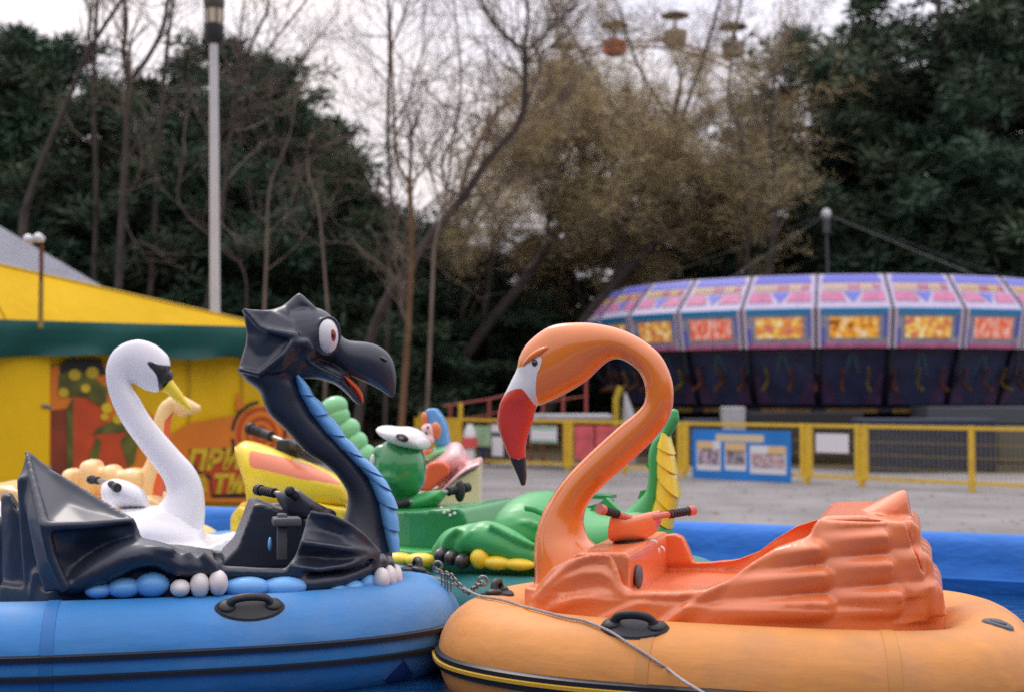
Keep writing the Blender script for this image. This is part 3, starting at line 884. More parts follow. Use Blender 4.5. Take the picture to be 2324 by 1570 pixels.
    # mouth lining and nostril
    MB().join(HR([((1085, 772), (1100, 800), 0.03), ((1155, 818), (1135, 858), 0.034), ((1212, 872), (1180, 905), 0.030), ((1246, 930), (1218, 962), 0.022), ((1252, 985), (1240, 995), 0.010)], cap0=0.3, cap1=0.5)).build('mouth_lining', C_ORED, g.root, smooth=180)
    for s in (-1, 1):
        c = g.at(*Z2(1405, 665), -0.050); c.y *= -s
        MB().join(ellipsoid(c, (0.016, 0.010, 0.006), Matrix.Rotation(R(30), 3, 'Y'))).build('nostril', C_BLACKP, g.root, smooth=180)
        c = g.at(*Z2(982, 495), -0.062); c.y *= -s
        rot = Matrix.Rotation(R(-4), 3, 'Y')
        e = MB().join(ellipsoid(c, (0.043, 0.050, 0.070), rot, 28, 18)).build('eye', C_FACE, g.root, smooth=180)
        cc = c + Vector((0.013, -s * -0.0 + (-0.034 if s > 0 else 0.034), 0.001))
        cc = Vector((c.x + 0.014, c.y + (-0.0440 if c.y < 0 else 0.0440), c.z + 0.001))
        MB().join(ellipsoid(cc, (0.0125, 0.006, 0.0225), rot)).build('iris', C_ORED if False else mat('iris_red', (0.42, 0.045, 0.03), rough=0.3), e, smooth=180)
        cc = Vector((cc.x + 0.001, cc.y + (-0.005 if c.y < 0 else 0.005), cc.z - 0.001))
        MB().join(ellipsoid(cc, (0.0055, 0.003, 0.009), rot)).build('pupil', C_BLACKP, e, smooth=180)
    # chest plates
    L = [(674, 850), (686, 892), (714, 940), (745, 980), (778, 1015), (812, 1050), (838, 1078), (862, 1135), (872, 1190), (884, 1244)]
    Rr = [(676, 852), (711, 897), (745, 936), (783, 988), (825, 1036), (868, 1080), (886, 1112), (901, 1152), (903, 1200), (902, 1243)]
    for i in range(1, len(L)):
        a0, b0 = L[i - 1], Rr[i - 1]
        inn = 0.78 if i > 1 else 1
        b0 = (a0[0] + (b0[0] - a0[0]) * inn, a0[1] + (b0[1] - a0[1]) * inn - 2)
        w = 0.076 + 0.003 * i
        vf = loft(g.ribs([((a0[0] - 8, a0[1] + 2), b0, w * 0.85), (((a0[0] + L[i][0]) / 2 - 8, (a0[1] + L[i][1]) / 2 + 2), ((b0[0] + Rr[i][0]) / 2 + 3, (b0[1] + Rr[i][1]) / 2 - 3), w), ((L[i][0] - 8, L[i][1] + 3), Rr[i], w * 1.08)]), n=24, steps=4, cap0=0, cap1=0.12, power=2.6)
        MB().join(vf).build('chest_plate', C_LBLUE, g.root, smooth=50)
    # console and handlebar
    K = [Z8(*p) for p in [(1150, 600), (1160, 545), (1225, 480), (1275, 350), (1305, 268), (1340, 262), (1440, 300), (1560, 330), (1600, 380), (1600, 600)]]
    fuse('console', [slab_xz(g, [(g.at(a, b, 0.05).x, g.at(a, b, 0.05).z) for a, b in K], 0.0, 0.75)], C_DRAG, g.root, 0.01, 4)
    MB().join(rbox(0, 0.035, -0.02, 0.02, 0, 0.165, 0.006)).build('console_post', C_GREYP, g.root, loc=g.at(*Z8(1428, 560), -0.17))
    MB().join(rbox(0, 0.10, -0.05, 0.05, 0, 0.03, 0.008)).build('console_shelf', C_GREYP, g.root, loc=g.at(*Z8(1405, 385), -0.17))
    MB().join(ellipsoid(g.at(*Z8(1392, 480), -0.12), (0.008, 0.02, 0.026))).build('console_button', C_LBLUE, g.root, smooth=180)
    rows = [((1420, 215), (1440, 270), 0.03, 0.08), ((1460, 205), (1480, 330), 0.05, 0.04), ((1520, 190), (1540, 350), 0.055, 0.0), ((1590, 235), (1590, 350), 0.05, -0.05), ((1650, 280), (1640, 330), 0.03, -0.09)]
    MB().join(loft([(g.at(*Z8(*a), l), g.at(*Z8(*b), l), w) for a, b, w, l in rows], n=20, steps=5, cap0=0.3, cap1=0.3, power=2.6)).build('handlebar_cover', C_DRAG, g.root, smooth=180)
    handlebar(g, [(*Z8(1335, 200), 0.20), (*Z8(1700, 330), -0.18)], (*Z8(1530, 240), 0.0), None, r=0.017, glen=0.10)
    MB().join(ellipsoid(g.at(*Z8(1495, 208), -0.05), (0.02, 0.02, 0.02))).join(cyl(g.at(*Z8(1495, 208), -0.05), g.at(*Z8(1600, 290), -0.02), 0.017)).build('throttle', C_GRIP, g.root, smooth=60)
    carry_handle(g, path, 567, 1374, 0.092)
    valve(g, path, 60, 1361, 0.028)
    # bow towing bracket with ring
    carry_handle(g, path, 945, 1290, 0.06)
    # dark repair patch low on the bow
    q = on_tube(path, g, 905, 1535)
    if q:
        M = frame_at(*q)
        MB().join(xf(disc_patch(0.065, 0.07, 0.004, 4), M)).build('repair_patch', mat('dark_blue_patch', (0.015, 0.05, 0.22), rough=0.5), g.root)
    return g, path

# ================================================================== SWAN
def simple_hull(g, material, half=0.44, z_gun=0.36, z_rear=0.50, z_front=0.48, bow=1, L=1.42, extra=(), name='body', voxel=0.011):
    """cockpit body with a raised bow cowl and seat back"""
    g.plan = lambda x: half * (1 - min(0.995, abs(x / (L / 2))) ** 3.4) ** (1 / 2.4)
    b = bow; h = L / 2
    parts = [slab_xz(g, [(-h, 0.2), (h, 0.2), (h, 0.32), (-h, 0.32)], -1, 1)]
    wall = slab_xz(g, [(-h * b, 0.25), (-h * b, z_rear - 0.06), (-h * 0.85 * b, z_rear), (-h * 0.5 * b, z_rear - 0.02), (-h * 0.2 * b, z_gun), (h * 0.25 * b, z_gun), (h * 0.4 * b, z_front), (h * 0.8 * b, z_front - 0.04), (h * b, 0.36), (h * b, 0.25)], -1.0, -0.84)
    parts += [wall, mirror(wall)]
    parts.append(slab_xz(g, [(-h * b, 0.25), (-h * b, z_rear - 0.06), (-h * 0.85 * b, z_rear), (-h * 0.55 * b, z_rear), (-h * 0.45 * b, 0.3)], -0.9, 0.9))
    parts.append(slab_xz(g, [(h * 0.3 * b, 0.25), (h * 0.33 * b, z_front), (h * 0.8 * b, z_front - 0.03), (h * b, 0.34), (h * b, 0.25)], -0.92, 0.92))
    parts += list(extra)
    return fuse(name, parts, material, g.root, voxel, 6)

def swan_boat():
    g = Rig('bumper_boat', -1.95, 6.42, WATER, 6, 'white swan boat with a black eye mask and yellow bill', 'bumper boat', BG)
    tube(g, 1, pvc('white_pvc', (0.70, 0.68, 0.66)), 'single')
    C = ZS
    shoulder = loft(g.ribs([((600, 1500), (640, 1700), 0.30), ((700, 1495), (720, 1720), 0.34), ((820, 1492), (840, 1730), 0.32), ((930, 1530), (930, 1740), 0.26), ((1015, 1600), (1010, 1740), 0.16)], cv=C), n=28, steps=5, cap0=0.3, cap1=0.5)
    simple_hull(g, C_SWAN, bow=1, extra=[shoulder], z_rear=0.48, z_front=0.345)
    rows = [((862, 800), (842, 880), 0.030), ((862, 765), (815, 905), 0.048), ((848, 728), (785, 915), 0.056), ((800, 684), (735, 903), 0.060), ((745, 659), (700, 882), 0.058), ((690, 652), (678, 872), 0.053),
            ((620, 672), (668, 868), 0.049), ((565, 720), (663, 870), 0.048), ((537, 800), (665, 878), 0.048), ((545, 890), (678, 905), 0.049), ((575, 985), (708, 950), 0.051), ((628, 1085), (755, 1030), 0.053), ((700, 1185), (822, 1115), 0.055),
            ((775, 1285), (905, 1210), 0.058), ((828, 1360), (985, 1300), 0.064), ((842, 1425), (1026, 1392), 0.075), ((810, 1478), (1038, 1490), 0.10), ((760, 1510), (1034, 1580), 0.13), ((700, 1560), (1020, 1680), 0.17)]
    vf = loft(g.ribs(rows, cv=C), n=64, steps=12, cap0=0.6, cap1=0)
    mask = [C(*p) for p in [(738, 752), (765, 764), (800, 775), (862, 782), (900, 782), (900, 905), (840, 915), (806, 912), (802, 870), (792, 825), (765, 795), (748, 775)]]
    g.paint(vf, [(1, mask)], [C_SWAN, C_BLACKP], ['neck', 'eye_mask'])
    MB().join(loft(g.ribs([((872, 846), (826, 912), 0.026), ((888, 872), (850, 925), 0.025), ((915, 908), (888, 960), 0.021), ((945, 955), (930, 990), 0.015), ((968, 990), (958, 1008), 0.008)], cv=C), n=20, steps=5, cap0=0.1, cap1=0.7)).build('bill', C_YEL, g.root, smooth=180)
    for s in (-1, 1):
        c = g.at(*C(768, 772), -0.055); c.y *= -s
        MB().join(ellipsoid(c, (0.008, 0.006, 0.008))).build('eye', C_BLACKP, g.root, smooth=180)
    # white console with handlebar
    rows = [((530, 1370), (560, 1500), 0.08), ((580, 1352), (600, 1500), 0.10), ((650, 1368), (660, 1500), 0.10), ((720, 1410), (720, 1500), 0.09), ((752, 1470), (750, 1505), 0.06)]
    MB().join(loft(g.ribs(rows, cv=C), n=24, steps=5, cap0=0.4, cap1=0.4)).build('handlebar_cover', C_SWAN, g.root, smooth=180)
    handlebar(g, [(*C(462, 1358), 0.20), (*C(592, 1398), -0.14)], (*C(540, 1368), 0.02), None, r=0.016, glen=0.09)

def peach_boat():
    g = Rig('bumper_boat', -2.38, 7.90, WATER, 4, 'peach and red animal boat with stepped tail scales behind the white swan neck', 'bumper boat', BG)
    tube(g, 1, T_CREAM, 'single', sl=0.72, sw=0.75, TR=0.16)
    scal = []
    st = [(150, 1128, 1060, 175), (190, 1128, 1040, 225), (238, 1128, 1052, 268), (275, 1128, 1060, 325)]
    for a, yb, yt, b in st:
        scal.append(loft(g.ribs([((a, yt + 6), (a + 2, yb), 0.12), (((a + b) / 2, yt), ((a + b) / 2, yb), 0.16), ((b, yt + 4), (b + 2, yb), 0.14)]), n=20, steps=4, cap0=0.15, cap1=0.15, power=3.5))
    simple_hull(g, C_PEACH, bow=1, L=1.05, half=0.36, extra=scal, z_front=0.46)
    rows = [((398, 925), (420, 930), 0.04), ((388, 903), (415, 925), 0.05), ((365, 915), (398, 932), 0.05), ((350, 950), (388, 955), 0.055), ((343, 1000), (385, 1000), 0.06), ((330, 1050), (380, 1055), 0.07), ((300, 1090), (372, 1105), 0.09), ((270, 1110), (365, 1150), 0.12)]
    vf = loft(g.ribs(rows), n=40, steps=8, cap0=0.6, cap1=0)
    red = [(372, 955), (396, 930), (430, 990), (400, 1060), (385, 1150), (335, 1150), (362, 1060), (372, 1010)]
    g.paint(vf, [(1, red)], [C_PEACH, C_ORED], ['neck', 'belly_stripe'])
    h = loft(g.ribs([((385, 900), (392, 935), 0.05), ((405, 893), (408, 945), 0.06), ((430, 905), (428, 940), 0.05), ((452, 918), (450, 934), 0.03)]), n=20, steps=4)
    MB().join(h).build('head', C_PEACH, g.root, smooth=180)

def yellow_boat():
    g = Rig('bumper_boat', -1.17, 7.65, WATER, 8, 'yellow boat with a salmon side stripe and black grips behind the black dragon neck', 'bumper boat', BG)
    tube(g, 1, T_LBLUE, 'single', sl=0.50, sw=0.60, TR=0.14)
    simple_hull(g, C_YEL, bow=1, L=0.66, half=0.28, z_rear=0.40, z_front=0.42)
    rows = [((535, 1012), (545, 1060), 0.14), ((548, 1002), (560, 1110), 0.20), ((566, 1000), (568, 1150), 0.24), ((610, 1012), (610, 1152), 0.26), ((680, 1040), (680, 1150), 0.26), ((735, 1062), (735, 1148), 0.24), ((770, 1082), (770, 1146), 0.20), ((786, 1108), (788, 1142), 0.14)]
    vf = loft(g.ribs(rows), n=72, steps=12, cap0=0.3, cap1=0.4, power=2.8)
    st = [(566, 1020), (640, 1036), (700, 1052), (745, 1074), (778, 1100), (700, 1088), (640, 1076), (563, 1062)]
    g.paint(vf, [(1, st)], [C_YEL, C_SALM], ['cowl', 'stripe'])
    handlebar(g, [(568, 972, 0.20), (700, 1020, -0.22)], (648, 1002, 0.0), None, r=0.026, glen=0.17)
    MB().join(rbox(-0.06, 0.06, -0.05, 0.05, -0.09, 0.03, 0.02)).build('steering_column', C_GRIP, g.root, loc=g.at(652, 1008, 0))

def green_boat():
    g = Rig('bumper_boat', 0.14, 6.20, WATER, -20, 'green crocodile boat with a white cap, black claws and a raised yellow-scaled tail', 'bumper boat', BG)
    path = tube(g, -1, T_TEAL, 'single', sl=0.72, TR=0.165)
    body_plan(g, 885, 1520, 1270, 0.45)
    pr = [(ZG(960, 960), 0)]
    hump = [((1150, 1190), (1150, 1260), 0.2), ((1165, 1140), (1170, 1270), 0.30), ((1195, 1118), (1200, 1280), 0.34), ((1250, 1115), (1250, 1290), 0.34), ((1320, 1150), (1320, 1290), 0.30), ((1400, 1160), (1400, 1290), 0.26), ((1470, 1150), (1470, 1280), 0.18), ((1500, 1160), (1510, 1260), 0.10)]
    ex = [loft(g.ribs(hump), n=28, steps=5, cap0=0.4, cap1=0.4)]
    for rr in ([((1075, 1185), (1000, 1250), 0.05), ((1110, 1180), (1050, 1262), 0.09), ((1160, 1200), (1120, 1268), 0.10), ((1215, 1235), (1190, 1285), 0.09), ((1280, 1260), (1260, 1300), 0.07)],
               [((990, 1232), (992, 1262), 0.05), ((1015, 1200), (1015, 1266), 0.07), ((1060, 1190), (1050, 1268), 0.075), ((1100, 1200), (1080, 1262), 0.06)]):
        q = loft([(g.near(*a, 1.0), g.near(*b, 1.0), w) for a, b, w in rr], n=18, steps=5)
        ex += [q, mirror(q)]
    for L in ([(1005, 1262), (1012, 1225), (1040, 1198)], [(1035, 1265), (1045, 1230), (1075, 1205)], [(1090, 1215), (1130, 1225), (1180, 1250), (1215, 1262)], [(1110, 1190), (1160, 1215), (1215, 1240)]):
        ex.append(sweep([g.near(*p, 1.0, 0.075) for p in catmull(L, 3)], 0.014, n=8))
    for L, l in (([(1163, 1192), (1195, 1186), (1235, 1200), (1270, 1222)], -0.315), ([(1188, 1150), (1215, 1156), (1250, 1172)], -0.33)):
        ex.append(sweep([g.at(*p, l) for p in catmull(L, 4)], 0.016, n=8))
    # gunwale and box
    wall = slab(g, [(880, 1285), (885, 1248), (985, 1250), (1100, 1255), (1230, 1262), (1400, 1262), (1500, 1262), (1510, 1300), (900, 1290)], 1.0, 0.85)
    ex += [wall, mirror(wall)]
    x0, x1 = g.at(890, 1270, 0).x, g.at(1510, 1290, 0).x
    ex.append(slab_xz(g, [(x0, 0.2), (x1, 0.2), (x1, 0.33), (x0, 0.33)], -1, 1))
    fuse('body', ex, C_GREEN, g.root, 0.010, 5)
    con = [(905, 1160), (910, 1150), (1000, 1148), (1100, 1140), (1112, 1146), (1140, 1210), (1130, 1262), (900, 1262)]
    fuse('console', [slab_xz(g, [(g.at(a, b, 0).x, g.at(a, b, 0).z) for a, b in con], -0.72, 0.72)], C_DGREEN, g.root, 0.01, 4)
    cowl = [((1140, 1440), (1150, 1480), 0.06), ((1250, 1330), (1260, 1480), 0.09), ((1400, 1250), (1400, 1475), 0.10), ((1540, 1220), (1520, 1430), 0.09), ((1620, 1225), (1610, 1330), 0.06)]
    MB().join(loft(g.ribs(cowl, cv=ZM), n=24, steps=5, cap0=0.3, cap1=0.3)).build('handlebar_cover', C_GREEN, g.root, smooth=180)
    handlebar(g, [(*ZM(1905, 1190), 0.16), (*ZM(1000, 1420), -0.18)], (*ZM(1560, 1270), 0.0), None, r=0.018, glen=0.11)
    MB().join(ellipsoid(g.at(*ZM(1830, 1230), 0.12), (0.025, 0.025, 0.05))).build('throttle', C_GRIP, g.root, smooth=180)
    # head, snout, cap
    hd = [ellipsoid(g.at(905, 1066, 0), (0.125, 0.13, 0.150)), ellipsoid(g.at(*ZM(1080, 930), -0.07), (0.055, 0.05, 0.05)), ellipsoid(g.at(*ZM(1060, 1090), -0.09), (0.06, 0.05, 0.045)),
          ellipsoid(g.at(*ZM(960, 820), -0.05), (0.045, 0.05, 0.045)), loft(g.ribs([((880, 1120), (940, 1125), 0.07), ((890, 1170), (945, 1170), 0.08)]), n=20)]
    fuse('head', hd, gel('head_green_paint', (0.020, 0.27, 0.065), rough=0.25, coat=0.9), g.root, 0.009, 6)
    MB().join(ellipsoid(g.at(*ZM(868, 890), -0.085), (0.014, 0.02, 0.03))).build('eye', C_FACE, g.root, smooth=180)
    cap = [((945, 520), (960, 560), 0.05), ((1000, 497), (1010, 620), 0.10), ((1120, 508), (1090, 675), 0.13), ((1260, 515), (1200, 735), 0.14), ((1370, 570), (1320, 762), 0.12), ((1430, 640), (1420, 770), 0.08)]
    cp = MB().join(loft(g.ribs(cap, cv=ZM), n=28, steps=5, cap0=0.5, cap1=0.5)).build('cap', C_FACE, g.root, smooth=180)
    c = g.at(*ZM(1188, 637), -0.138)
    q = MB().join(ellipsoid(c, (0.032, 0.012, 0.017), Matrix.Rotation(R(18), 3, 'Y'))).build('cap_badge', C_BLACKP, cp, smooth=180)
    MB().join(ellipsoid(c + Vector((0, -0.006, 0)), (0.018, 0.007, 0.008), Matrix.Rotation(R(18), 3, 'Y'))).build('badge_centre', mat('tan_paint', (0.45, 0.30, 0.16)), cp, smooth=180)
    bumps(g, 'belly_scale', [(905, 1268, 32, 16), (955, 1270, 36, 17)], C_YEL, lambda x, y: (x, y), k=1.14)
    bumps(g, 'belly_scale', [(1090, 1266, 22, 24), (1130, 1276, 36, 17), (1178, 1279, 38, 15)], C_YEL, lambda x, y: (x, y), k=1.16)
    for x, y in ((1003, 1258), (1026, 1264), (1050, 1272)):
        bumps(g, 'claw', [(x, y, 15, 18)], C_BLACKP, lambda x, y: (x, y), thick=0.06, k=1.22, far=False)
    # tail rising at the stern
    tl = [((1400, 1175), (1440, 1215), 0.12), ((1440, 1140), (1490, 1200), 0.09), ((1468, 1110), (1500, 1150), 0.07), ((1474, 1070), (1506, 1100), 0.06), ((1473, 1030), (1510, 1040), 0.055), ((1482, 1000), (1512, 1000), 0.048), ((1500, 975), (1524, 985), 0.04), ((1514, 945), (1540, 955), 0.032), ((1522, 932), (1540, 938), 0.024)]
    MB().join(loft(g.ribs(tl), n=28, steps=6, cap0=0.2, cap1=0.8)).build('tail', C_GREEN, g.root, smooth=180)
    Lb = [(1506, 980), (1494, 1010), (1492, 1040), (1494, 1078), (1492, 1120), (1480, 1160), (1462, 1200)]
    Rb = [(1520, 984), (1531, 1030), (1537, 1074), (1543, 1127), (1534, 1162), (1525, 1198), (1510, 1232)]
    for i in range(1, len(Lb)):
        a0, b0 = Lb[i - 1], Rb[i - 1]
        b0 = (b0[0] - 3, b0[1])
        MB().join(loft(g.ribs([(a0, b0, 0.05 + 0.004 * i), (Lb[i], Rb[i], 0.062 + 0.005 * i)]), n=24, steps=4, cap0=0, cap1=0.1, power=2.8)).build('tail_plate', C_YEL, g.root, smooth=50)
    for pts in ([(1456, 1112), (1476, 1108), (1474, 1128), (1450, 1130)], [(1466, 1052), (1476, 1046), (1476, 1066)], [(1378, 1128), (1330, 1165), (1420, 1168)]):
        MB().join(slab_xz(g, [(g.at(a, b, 0).x, g.at(a, b, 0).z) for a, b in pts], -0.06, 0.06, cuts=0)).build('spine_fin', C_GREEN, g.root)
    for pts in ([(1330, 1118), (1392, 1122), (1392, 1130), (1335, 1128)], [(1326, 1150), (1386, 1134), (1384, 1142), (1328, 1162)]):
        MB().join(slab_xz(g, [(g.at(a, b, 0.2).x, g.at(a, b, 0.2).z) for a, b in pts], 0.3, 0.6, cuts=0)).build('spine_fin', C_DGREEN, g.root)
    dec = MB()
    for (x, y) in ((1002, 1152), (1008, 1162), (1018, 1158), (1022, 1168), (1032, 1164)):
        dec.join(ellipsoid(g.near(x, y, 0.73), (0.008, 0.004, 0.007)))
    dec.build('claw_mark', C_FACE, g.root)
    return g, path

def caterpillar_boat():
    g = Rig('bumper_boat', -1.02, 8.25, WATER, 4, 'pale green caterpillar boat of round segments between dragon neck and white cap', 'bumper boat', BG)
    tube(g, 1, T_LBLUE, 'single', sl=0.5, sw=0.5, TR=0.12)
    simple_hull(g, C_LGREEN, bow=1, L=0.62, half=0.24, z_rear=0.34, z_front=0.34, z_gun=0.32)
    for x, y, rx, ry in ((757, 925, 34, 26), (764, 945, 31, 28), (785, 975, 34, 26), (803, 1005, 33, 27), (822, 1035, 34, 28), (842, 1068, 36, 32), (860, 1105, 40, 36)):
        k = 8.25 / 3228
        MB().join(ellipsoid(g.at(x, y, 0), (rx * k, 0.085, ry * k), Matrix.Rotation(R(-25), 3, 'Y'))).build('segment', C_LGREEN, g.root, smooth=180)

def mouse_boat():
    g = Rig('bumper_boat', -0.36, 7.72, WATER, 0, 'pink and pale yellow mouse boat with a blue hood and a red bib', 'bumper boat', BG)
    tube(g, -1, T_BLUE, 'single', sl=0.52, sw=0.62, TR=0.15)
    g.plan = lambda x: 0.34
    A = lambda pts: [(g.at(*ZM(*p), 0).x, g.at(*ZM(*p), 0).z) for p in pts]
    fuse('body', [slab_xz(g, A([(1000, 1420), (1010, 1250), (1520, 1240), (1700, 1130), (1900, 1010), (2075, 905), (2060, 1370), (2040, 1420)]), -1, 1)], C_CREAM, g.root, 0.011, 5)
    rim = loft(g.ribs([((1000, 1230), (1000, 1280), 0.36), ((1540, 1225), (1560, 1285), 0.37), ((1720, 1085), (1740, 1140), 0.38), ((1900, 930), (1920, 1000), 0.38), ((2050, 862), (2078, 935), 0.36)], cv=ZM), n=28, steps=5, cap0=0.4, cap1=0.4, power=3)
    shell = loft(g.ribs([((1470, 930), (1500, 1180), 0.20), ((1600, 760), (1620, 1150), 0.26), ((1720, 690), (1720, 1080), 0.29), ((1830, 690), (1840, 980), 0.28), ((1888, 780), (1890, 930), 0.22)], cv=ZM), n=28, steps=5)
    fuse('seat_shell', [rim, shell], C_PINK, g.root, 0.010, 4)
    MB().join(loft(g.ribs([((1470, 780), (1480, 890), 0.17), ((1560, 735), (1570, 880), 0.21), ((1660, 715), (1660, 840), 0.22), ((1735, 730), (1735, 790), 0.18)], cv=ZM), n=24, steps=4)).build('collar', C_LGREEN, g.root, smooth=180)
    fuse('hood', [slab_xz(g, A([(1450, 330), (1500, 308), (1570, 312), (1640, 400), (1685, 500), (1705, 620), (1725, 755), (1640, 745), (1560, 720), (1520, 600), (1470, 420)]), -0.3, 0.45)], C_LBLUE, g.root, 0.008, 5)
    bib = [g.at(*ZM(x, y), -0.36) for x, y in [(1480, 930), (1560, 898), (1650, 905), (1712, 960), (1715, 1040), (1600, 1140), (1500, 1230), (1400, 1232), (1340, 1180), (1450, 1080), (1450, 990)]]
    fuse('bib', [slab_xz(g, [(p.x, p.z) for p in bib], -1.10, -0.6)], C_ORED, g.root, 0.009, 3)
    k = 7.7 / 3228 / 4.913
    hd = [ellipsoid(g.at(*ZM(1470, 590), -0.14), (85 * k, 0.05, 115 * k)), ellipsoid(g.at(*ZM(1475, 660), -0.16), (75 * k, 0.05, 55 * k))]
    fuse('head', hd, C_PINK, g.root, 0.006, 3)
    for x, y, rx, ry, l in ((1560, 560, 62, 95, -0.15), (1435, 420, 35, 70, -0.12)):
        MB().join(ellipsoid(g.at(*ZM(x, y), l), (rx * k, 0.02, ry * k))).build('ear', C_FLAM, g.root, smooth=180)
    MB().join(ellipsoid(g.at(*ZM(1480, 790), -0.14), (62 * k, 0.04, 48 * k))).build('bow_tie', C_FLAM, g.root, smooth=180)
    for x, y in ((1395, 550), (1452, 585), (1475, 520)):
        MB().join(ellipsoid(g.at(*ZM(x, y), -0.195), (13 * k, 0.012, 18 * k))).build('eye', C_BLACKP, g.root, smooth=180)
# ================================================================== GROUND, POOL, WATER
def ground():
    m = mat('asphalt', (0.21, 0.20, 0.195), rough=0.85, var=0.22, vscale=0.9, bump=0.25, bscale=60, dirt=0.55, dirtcol=(0.09, 0.088, 0.083), dscale=0.5)
    bm = bmesh.new(); bmesh.ops.create_grid(bm, x_segments=60, y_segments=60, size=200)
    me = bpy.data.meshes.new('ground'); bm.to_mesh(me); bm.free(); me.materials.append(m)
    tag(link('ground', me, smooth=None), kind='structure')
    # bare forest soil beyond the fence
    ms = mat('forest_soil', (0.05, 0.042, 0.028), rough=0.95, var=0.3, vscale=0.8, bump=0.6, bscale=12)
    v = []; xs = [-90, -30, -10, 0, 10, 30, 90]; n = len(xs)
    for x in xs: v.append((x, 27.5 + 0.0 * x if x < -4 else max(25.5, 31 - 0.55 * x), 0.004))
    for x in xs: v.append((x, 180, 0.004))
    MB().add(v, [(i, i + 1, n + i + 1, n + i) for i in range(n - 1)]).build('soil', ms, smooth=None)['kind'] = 'structure'

def fallen_leaves():
    rg = np.random.default_rng(77); V = []; F = []
    for k in range(900):
        y = 9.5 + rg.random() ** .8 * 17; x = rg.uniform(-.42, .42) * y
        if y < RIM(x) + .5: continue
        a = rg.random() * 6.28; r = rg.uniform(.02, .05); z = .006 + rg.random() * .01
        n = len(V)
        V += [(x + r * math.cos(a), y + r * math.sin(a), z), (x + r * .5 * math.cos(a + 1.5), y + r * .5 * math.sin(a + 1.5), z + .008), (x - r * math.cos(a), y - r * math.sin(a), z + .003), (x - r * .5 * math.cos(a + 1.5), y - r * .5 * math.sin(a + 1.5), z)]
        F.append((n, n + 1, n + 2, n + 3))
    tag(MB().add(V, F).build('fallen_leaves', mat('dry_leaf', (0.12, 0.075, 0.035), rough=0.9, var=.4, vscale=3), smooth=None), 'dry leaves scattered over the asphalt', None, None, 'stuff')

RIM = lambda x: 8.19 - 0.42 * x
def pool():
    mw = pvc('pool_blue_pvc', (0.012, 0.155, 0.56), rough=0.55, bump=0.7, bscale=2.0, bdist=0.06, bstretch=(1, 1, 2.5), coat=0.0)
    d = Vector((1, -0.42, 0)).normalized(); nrm = Vector((0.42, 1, 0)).normalized()
    far0, far1 = Vector((-7.5, RIM(-7.5), 0)), Vector((6.2, RIM(6.2), 0))
    near0, near1 = far0 - nrm * 8.2, far1 - nrm * 8.2
    c = [near0, near1, far1, far0]
    root = empty('pool', (far0 + far1 + near0 + near1) / 4)
    tag(root, 'blue paddle boat pool with raised vinyl sides full of animal boats', 'pool')
    # each side: soft wall with a rounded rim, a fold line and slight waviness
    random.seed(3)
    for i in range(4):
        a, b = c[i], c[(i + 1) % 4]
        L = (b - a).length; t = (b - a) / L; inn = Vector((-t.y, t.x, 0))
        m = int(L / 0.12); v = []; f = []
        prof = [(0.06, 0.0), (0.10, 0.25), (0.12, 0.42), (0.145, 0.50), (0.13, 0.515), (0.12, 0.60), (0.10, 0.67), (0.06, 0.708), (0.0, 0.718), (-0.06, 0.708), (-0.10, 0.66), (-0.12, 0.5), (-0.16, 0.25), (-0.18, 0.0)]
        for k in range(m + 1):
            s = L * k / m
            w = 0.010 * math.sin(s * 2.1 + i) + 0.006 * math.sin(s * 5.3 + 1) + random.uniform(-.004, .004)
            dz = 0.006 * math.sin(s * 1.3)
            pinch = 0.02 * math.exp(-((s % 1.45 - 0.7) / 0.03) ** 2)
            for (pi, z) in prof:
                q = a + t * s + inn * (pi + (w - pinch) * (1 if z > 0.1 else 0))
                v.append((q.x - root.location.x, q.y - root.location.y, z + dz * (z > 0.1)))
        n = len(prof)
        for k in range(m):
            for j in range(n - 1):
                f.append((k * n + j, (k + 1) * n + j, (k + 1) * n + j + 1, k * n + j + 1))
        MB().add(v, f).build('side_wall', mw, root, smooth=60)
    v = [(p.x - root.location.x, p.y - root.location.y, 0.03) for p in c]
    MB().add(v, [(0, 1, 2, 3)]).build('liner', mw, root, smooth=None)
    # water
    mwt = mat('pool_water', (0.008, 0.055, 0.17), rough=0.06, bump=0, spec=0.6)
    nt = mwt.node_tree; b = nt.nodes['Principled BSDF']
    tc = nt.nodes.new('ShaderNodeTexCoord'); nz = nt.nodes.new('ShaderNodeTexNoise'); nz.inputs['Scale'].default_value = 9; nz.inputs['Detail'].default_value = 5
    mp = nt.nodes.new('ShaderNodeMapping'); mp.inputs['Scale'].default_value = (0.6, 1.6, 1)
    bp = nt.nodes.new('ShaderNodeBump'); bp.inputs['Strength'].default_value = 0.5; bp.inputs['Distance'].default_value = 0.03
    nt.links.new(tc.outputs['Object'], mp.inputs[0]); nt.links.new(mp.outputs[0], nz.inputs['Vector']); nt.links.new(nz.outputs['Fac'], bp.inputs['Height']); nt.links.new(bp.outputs[0], b.inputs['Normal'])
    e = 0.05
    cc = (far0 + far1 + near0 + near1) / 4
    v = [p + (cc - p).normalized() * e for p in c]
    MB().add([(p.x, p.y, WATER) for p in v], [(0, 1, 2, 3)]).build('water', mwt, smooth=None)['kind'] = 'structure'
    # grass verge behind the pool
    mg = mat('verge', (0.06, 0.085, 0.035), rough=0.9, var=0.4, vscale=5, bump=0.6, bscale=50)
    a0, a1 = Vector((-7.5, RIM(-7.5) + 0.45, 0)), Vector((1.0, RIM(1.0) + 0.45, 0))
    v = [a0, a1, a1 + nrm * 0.9, a0 + nrm * 1.6]
    MB().add([(p.x, p.y, 0.004) for p in v], [(0, 1, 2, 3)]).build('verge', mg, smooth=None)['kind'] = 'structure'

